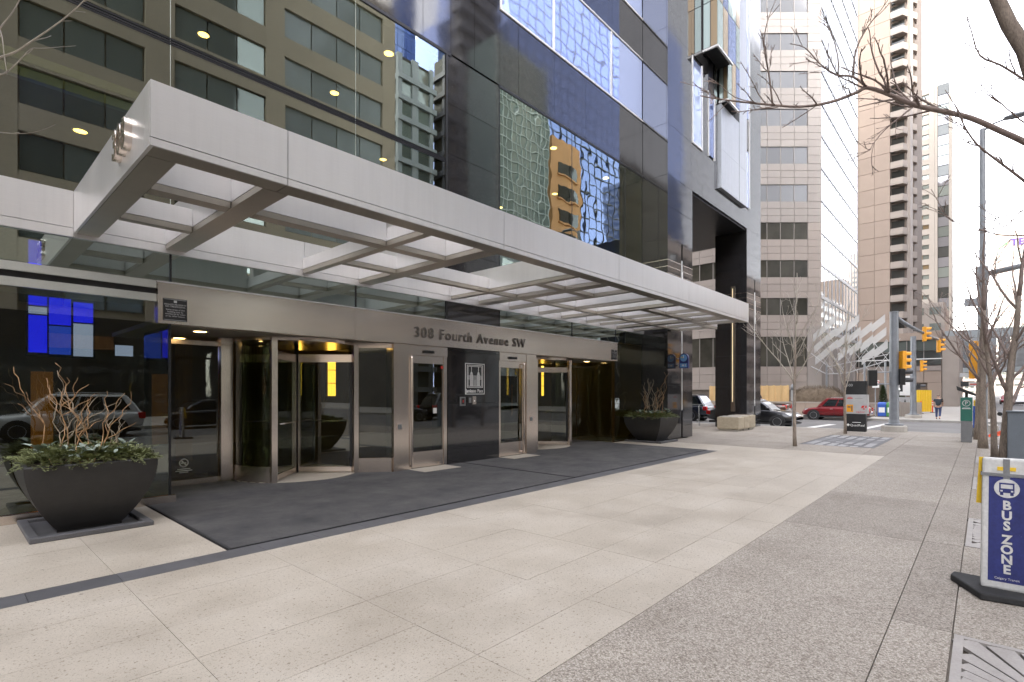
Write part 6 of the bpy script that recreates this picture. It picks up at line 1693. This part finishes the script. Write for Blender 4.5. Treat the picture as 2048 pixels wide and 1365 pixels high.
for k in range(40): m.box(69.95, 140, -46.19, -46.1, 2 + k * 2.4, 2.16 + k * 2.4)
for j in range(9): m.box(82 + j * 2.4, 82.15 + j * 2.4, -66.18, -66.08, 0, 92)
for j in range(27): m.box(70 + j * 2.6, 70.15 + j * 2.6, -46.18, -46.08, 0, 98)
for k in range(16): m.box(75.85, 79.5, -35.19, -35.1, 2 + k * 2.4, 2.16 + k * 2.4)
for j in range(2): m.box(77.0 + j * 1.2, 77.12 + j * 1.2, -35.18, -35.08, 0, 40)
m.build('mullion_grid', 'blackmetal', BG)

ST = root('sun_block_tower', (6, -60, 0), 'added out-of-view grey tower behind the beige block, blocking the sun', 'building')  # added tower, out of view, keeps the sun off the far corner
MB().box(-16, 26, -96, -58, 0, 112).build('wall', 'greytower', ST)
for k in range(24): piece('window_band', 'winglass', ST, -15, 25, -58.0, -57.85, 22 + k * 3.7, 24 + k * 3.7)
BR = root('brown_banded_block', (105, -26, 0), 'brown banded block across the street mirrored in the granite pillars', 'building')
MB().box(84, 150, -48, -26.2, 0, 30).build('core', 'dkglass', BR)
for k in range(8): piece('spandrel', 'telco', BR, 83.8, 150.2, -26.2, -25.8, 2.2 + k * 3.6, 4.1 + k * 3.6)
for j in range(16): piece('pier', 'telco', BR, 84 + j * 4.1, 84.5 + j * 4.1, -26.25, -25.75, 0, 30.2)
LG = root('pale_gridded_tower', (125, -56, 0), 'pale blue gridded glass tower mirrored high on the granite corner', 'building')
MB().box(112, 270, -90, -56.2, 0, 150).build('core', 'palewin', LG)
m = MB()
for k in range(41): m.box(112, 270, -56.19, -56.05, 2 + k * 3.6, 2.3 + k * 3.6)
for j in range(52): m.box(112 + j * 3, 112.25 + j * 3, -56.18, -56.04, 0, 150)
m.build('mullion_grid', 'greytower', LG)
WE = root('street_end_block', (-160, 0, 0), 'grey block closing the street behind the camera, mirrored in the door glass', 'building')
MB().box(-170, -152, -60, 40, 0, 40).build('wall', 'greytower', WE)
for k in range(9):
    for j in range(20): piece('window', 'winglass', WE, -151.98, -151.9, -58 + j * 5, -54.5 + j * 5, 2 + k * 4.2, 4.4 + k * 4.2)

FS = root('far_south_block', (280, -26, 0), 'far tan block across the street mirrored low in the bright glass tower front', 'building')
MB().box(215, 300, -60, -26, DZ, 44).box(300, 345, -60, -26.5, DZ, 58).build('wall', 'condo', FS)
for k in range(11):
    for j in range(14): piece('window', 'officewin', FS, 217 + j * 6, 221 + j * 6, -25.98, -25.9, 3 + k * 3.8, 5 + k * 3.8)

# the far side of the crossing lies a little lower and farther off
for o in list(S.objects):
    if o.parent is None and o.location.x > 44 and o.get('kind') != 'structure' and o.type == 'EMPTY' and o.get('category') not in ('car', 'van', 'truck'):
        o.location.z += DZ
        if o.location.x < 75 and o.location.y > 1: o.location += Vector((3.0, .45, 0))
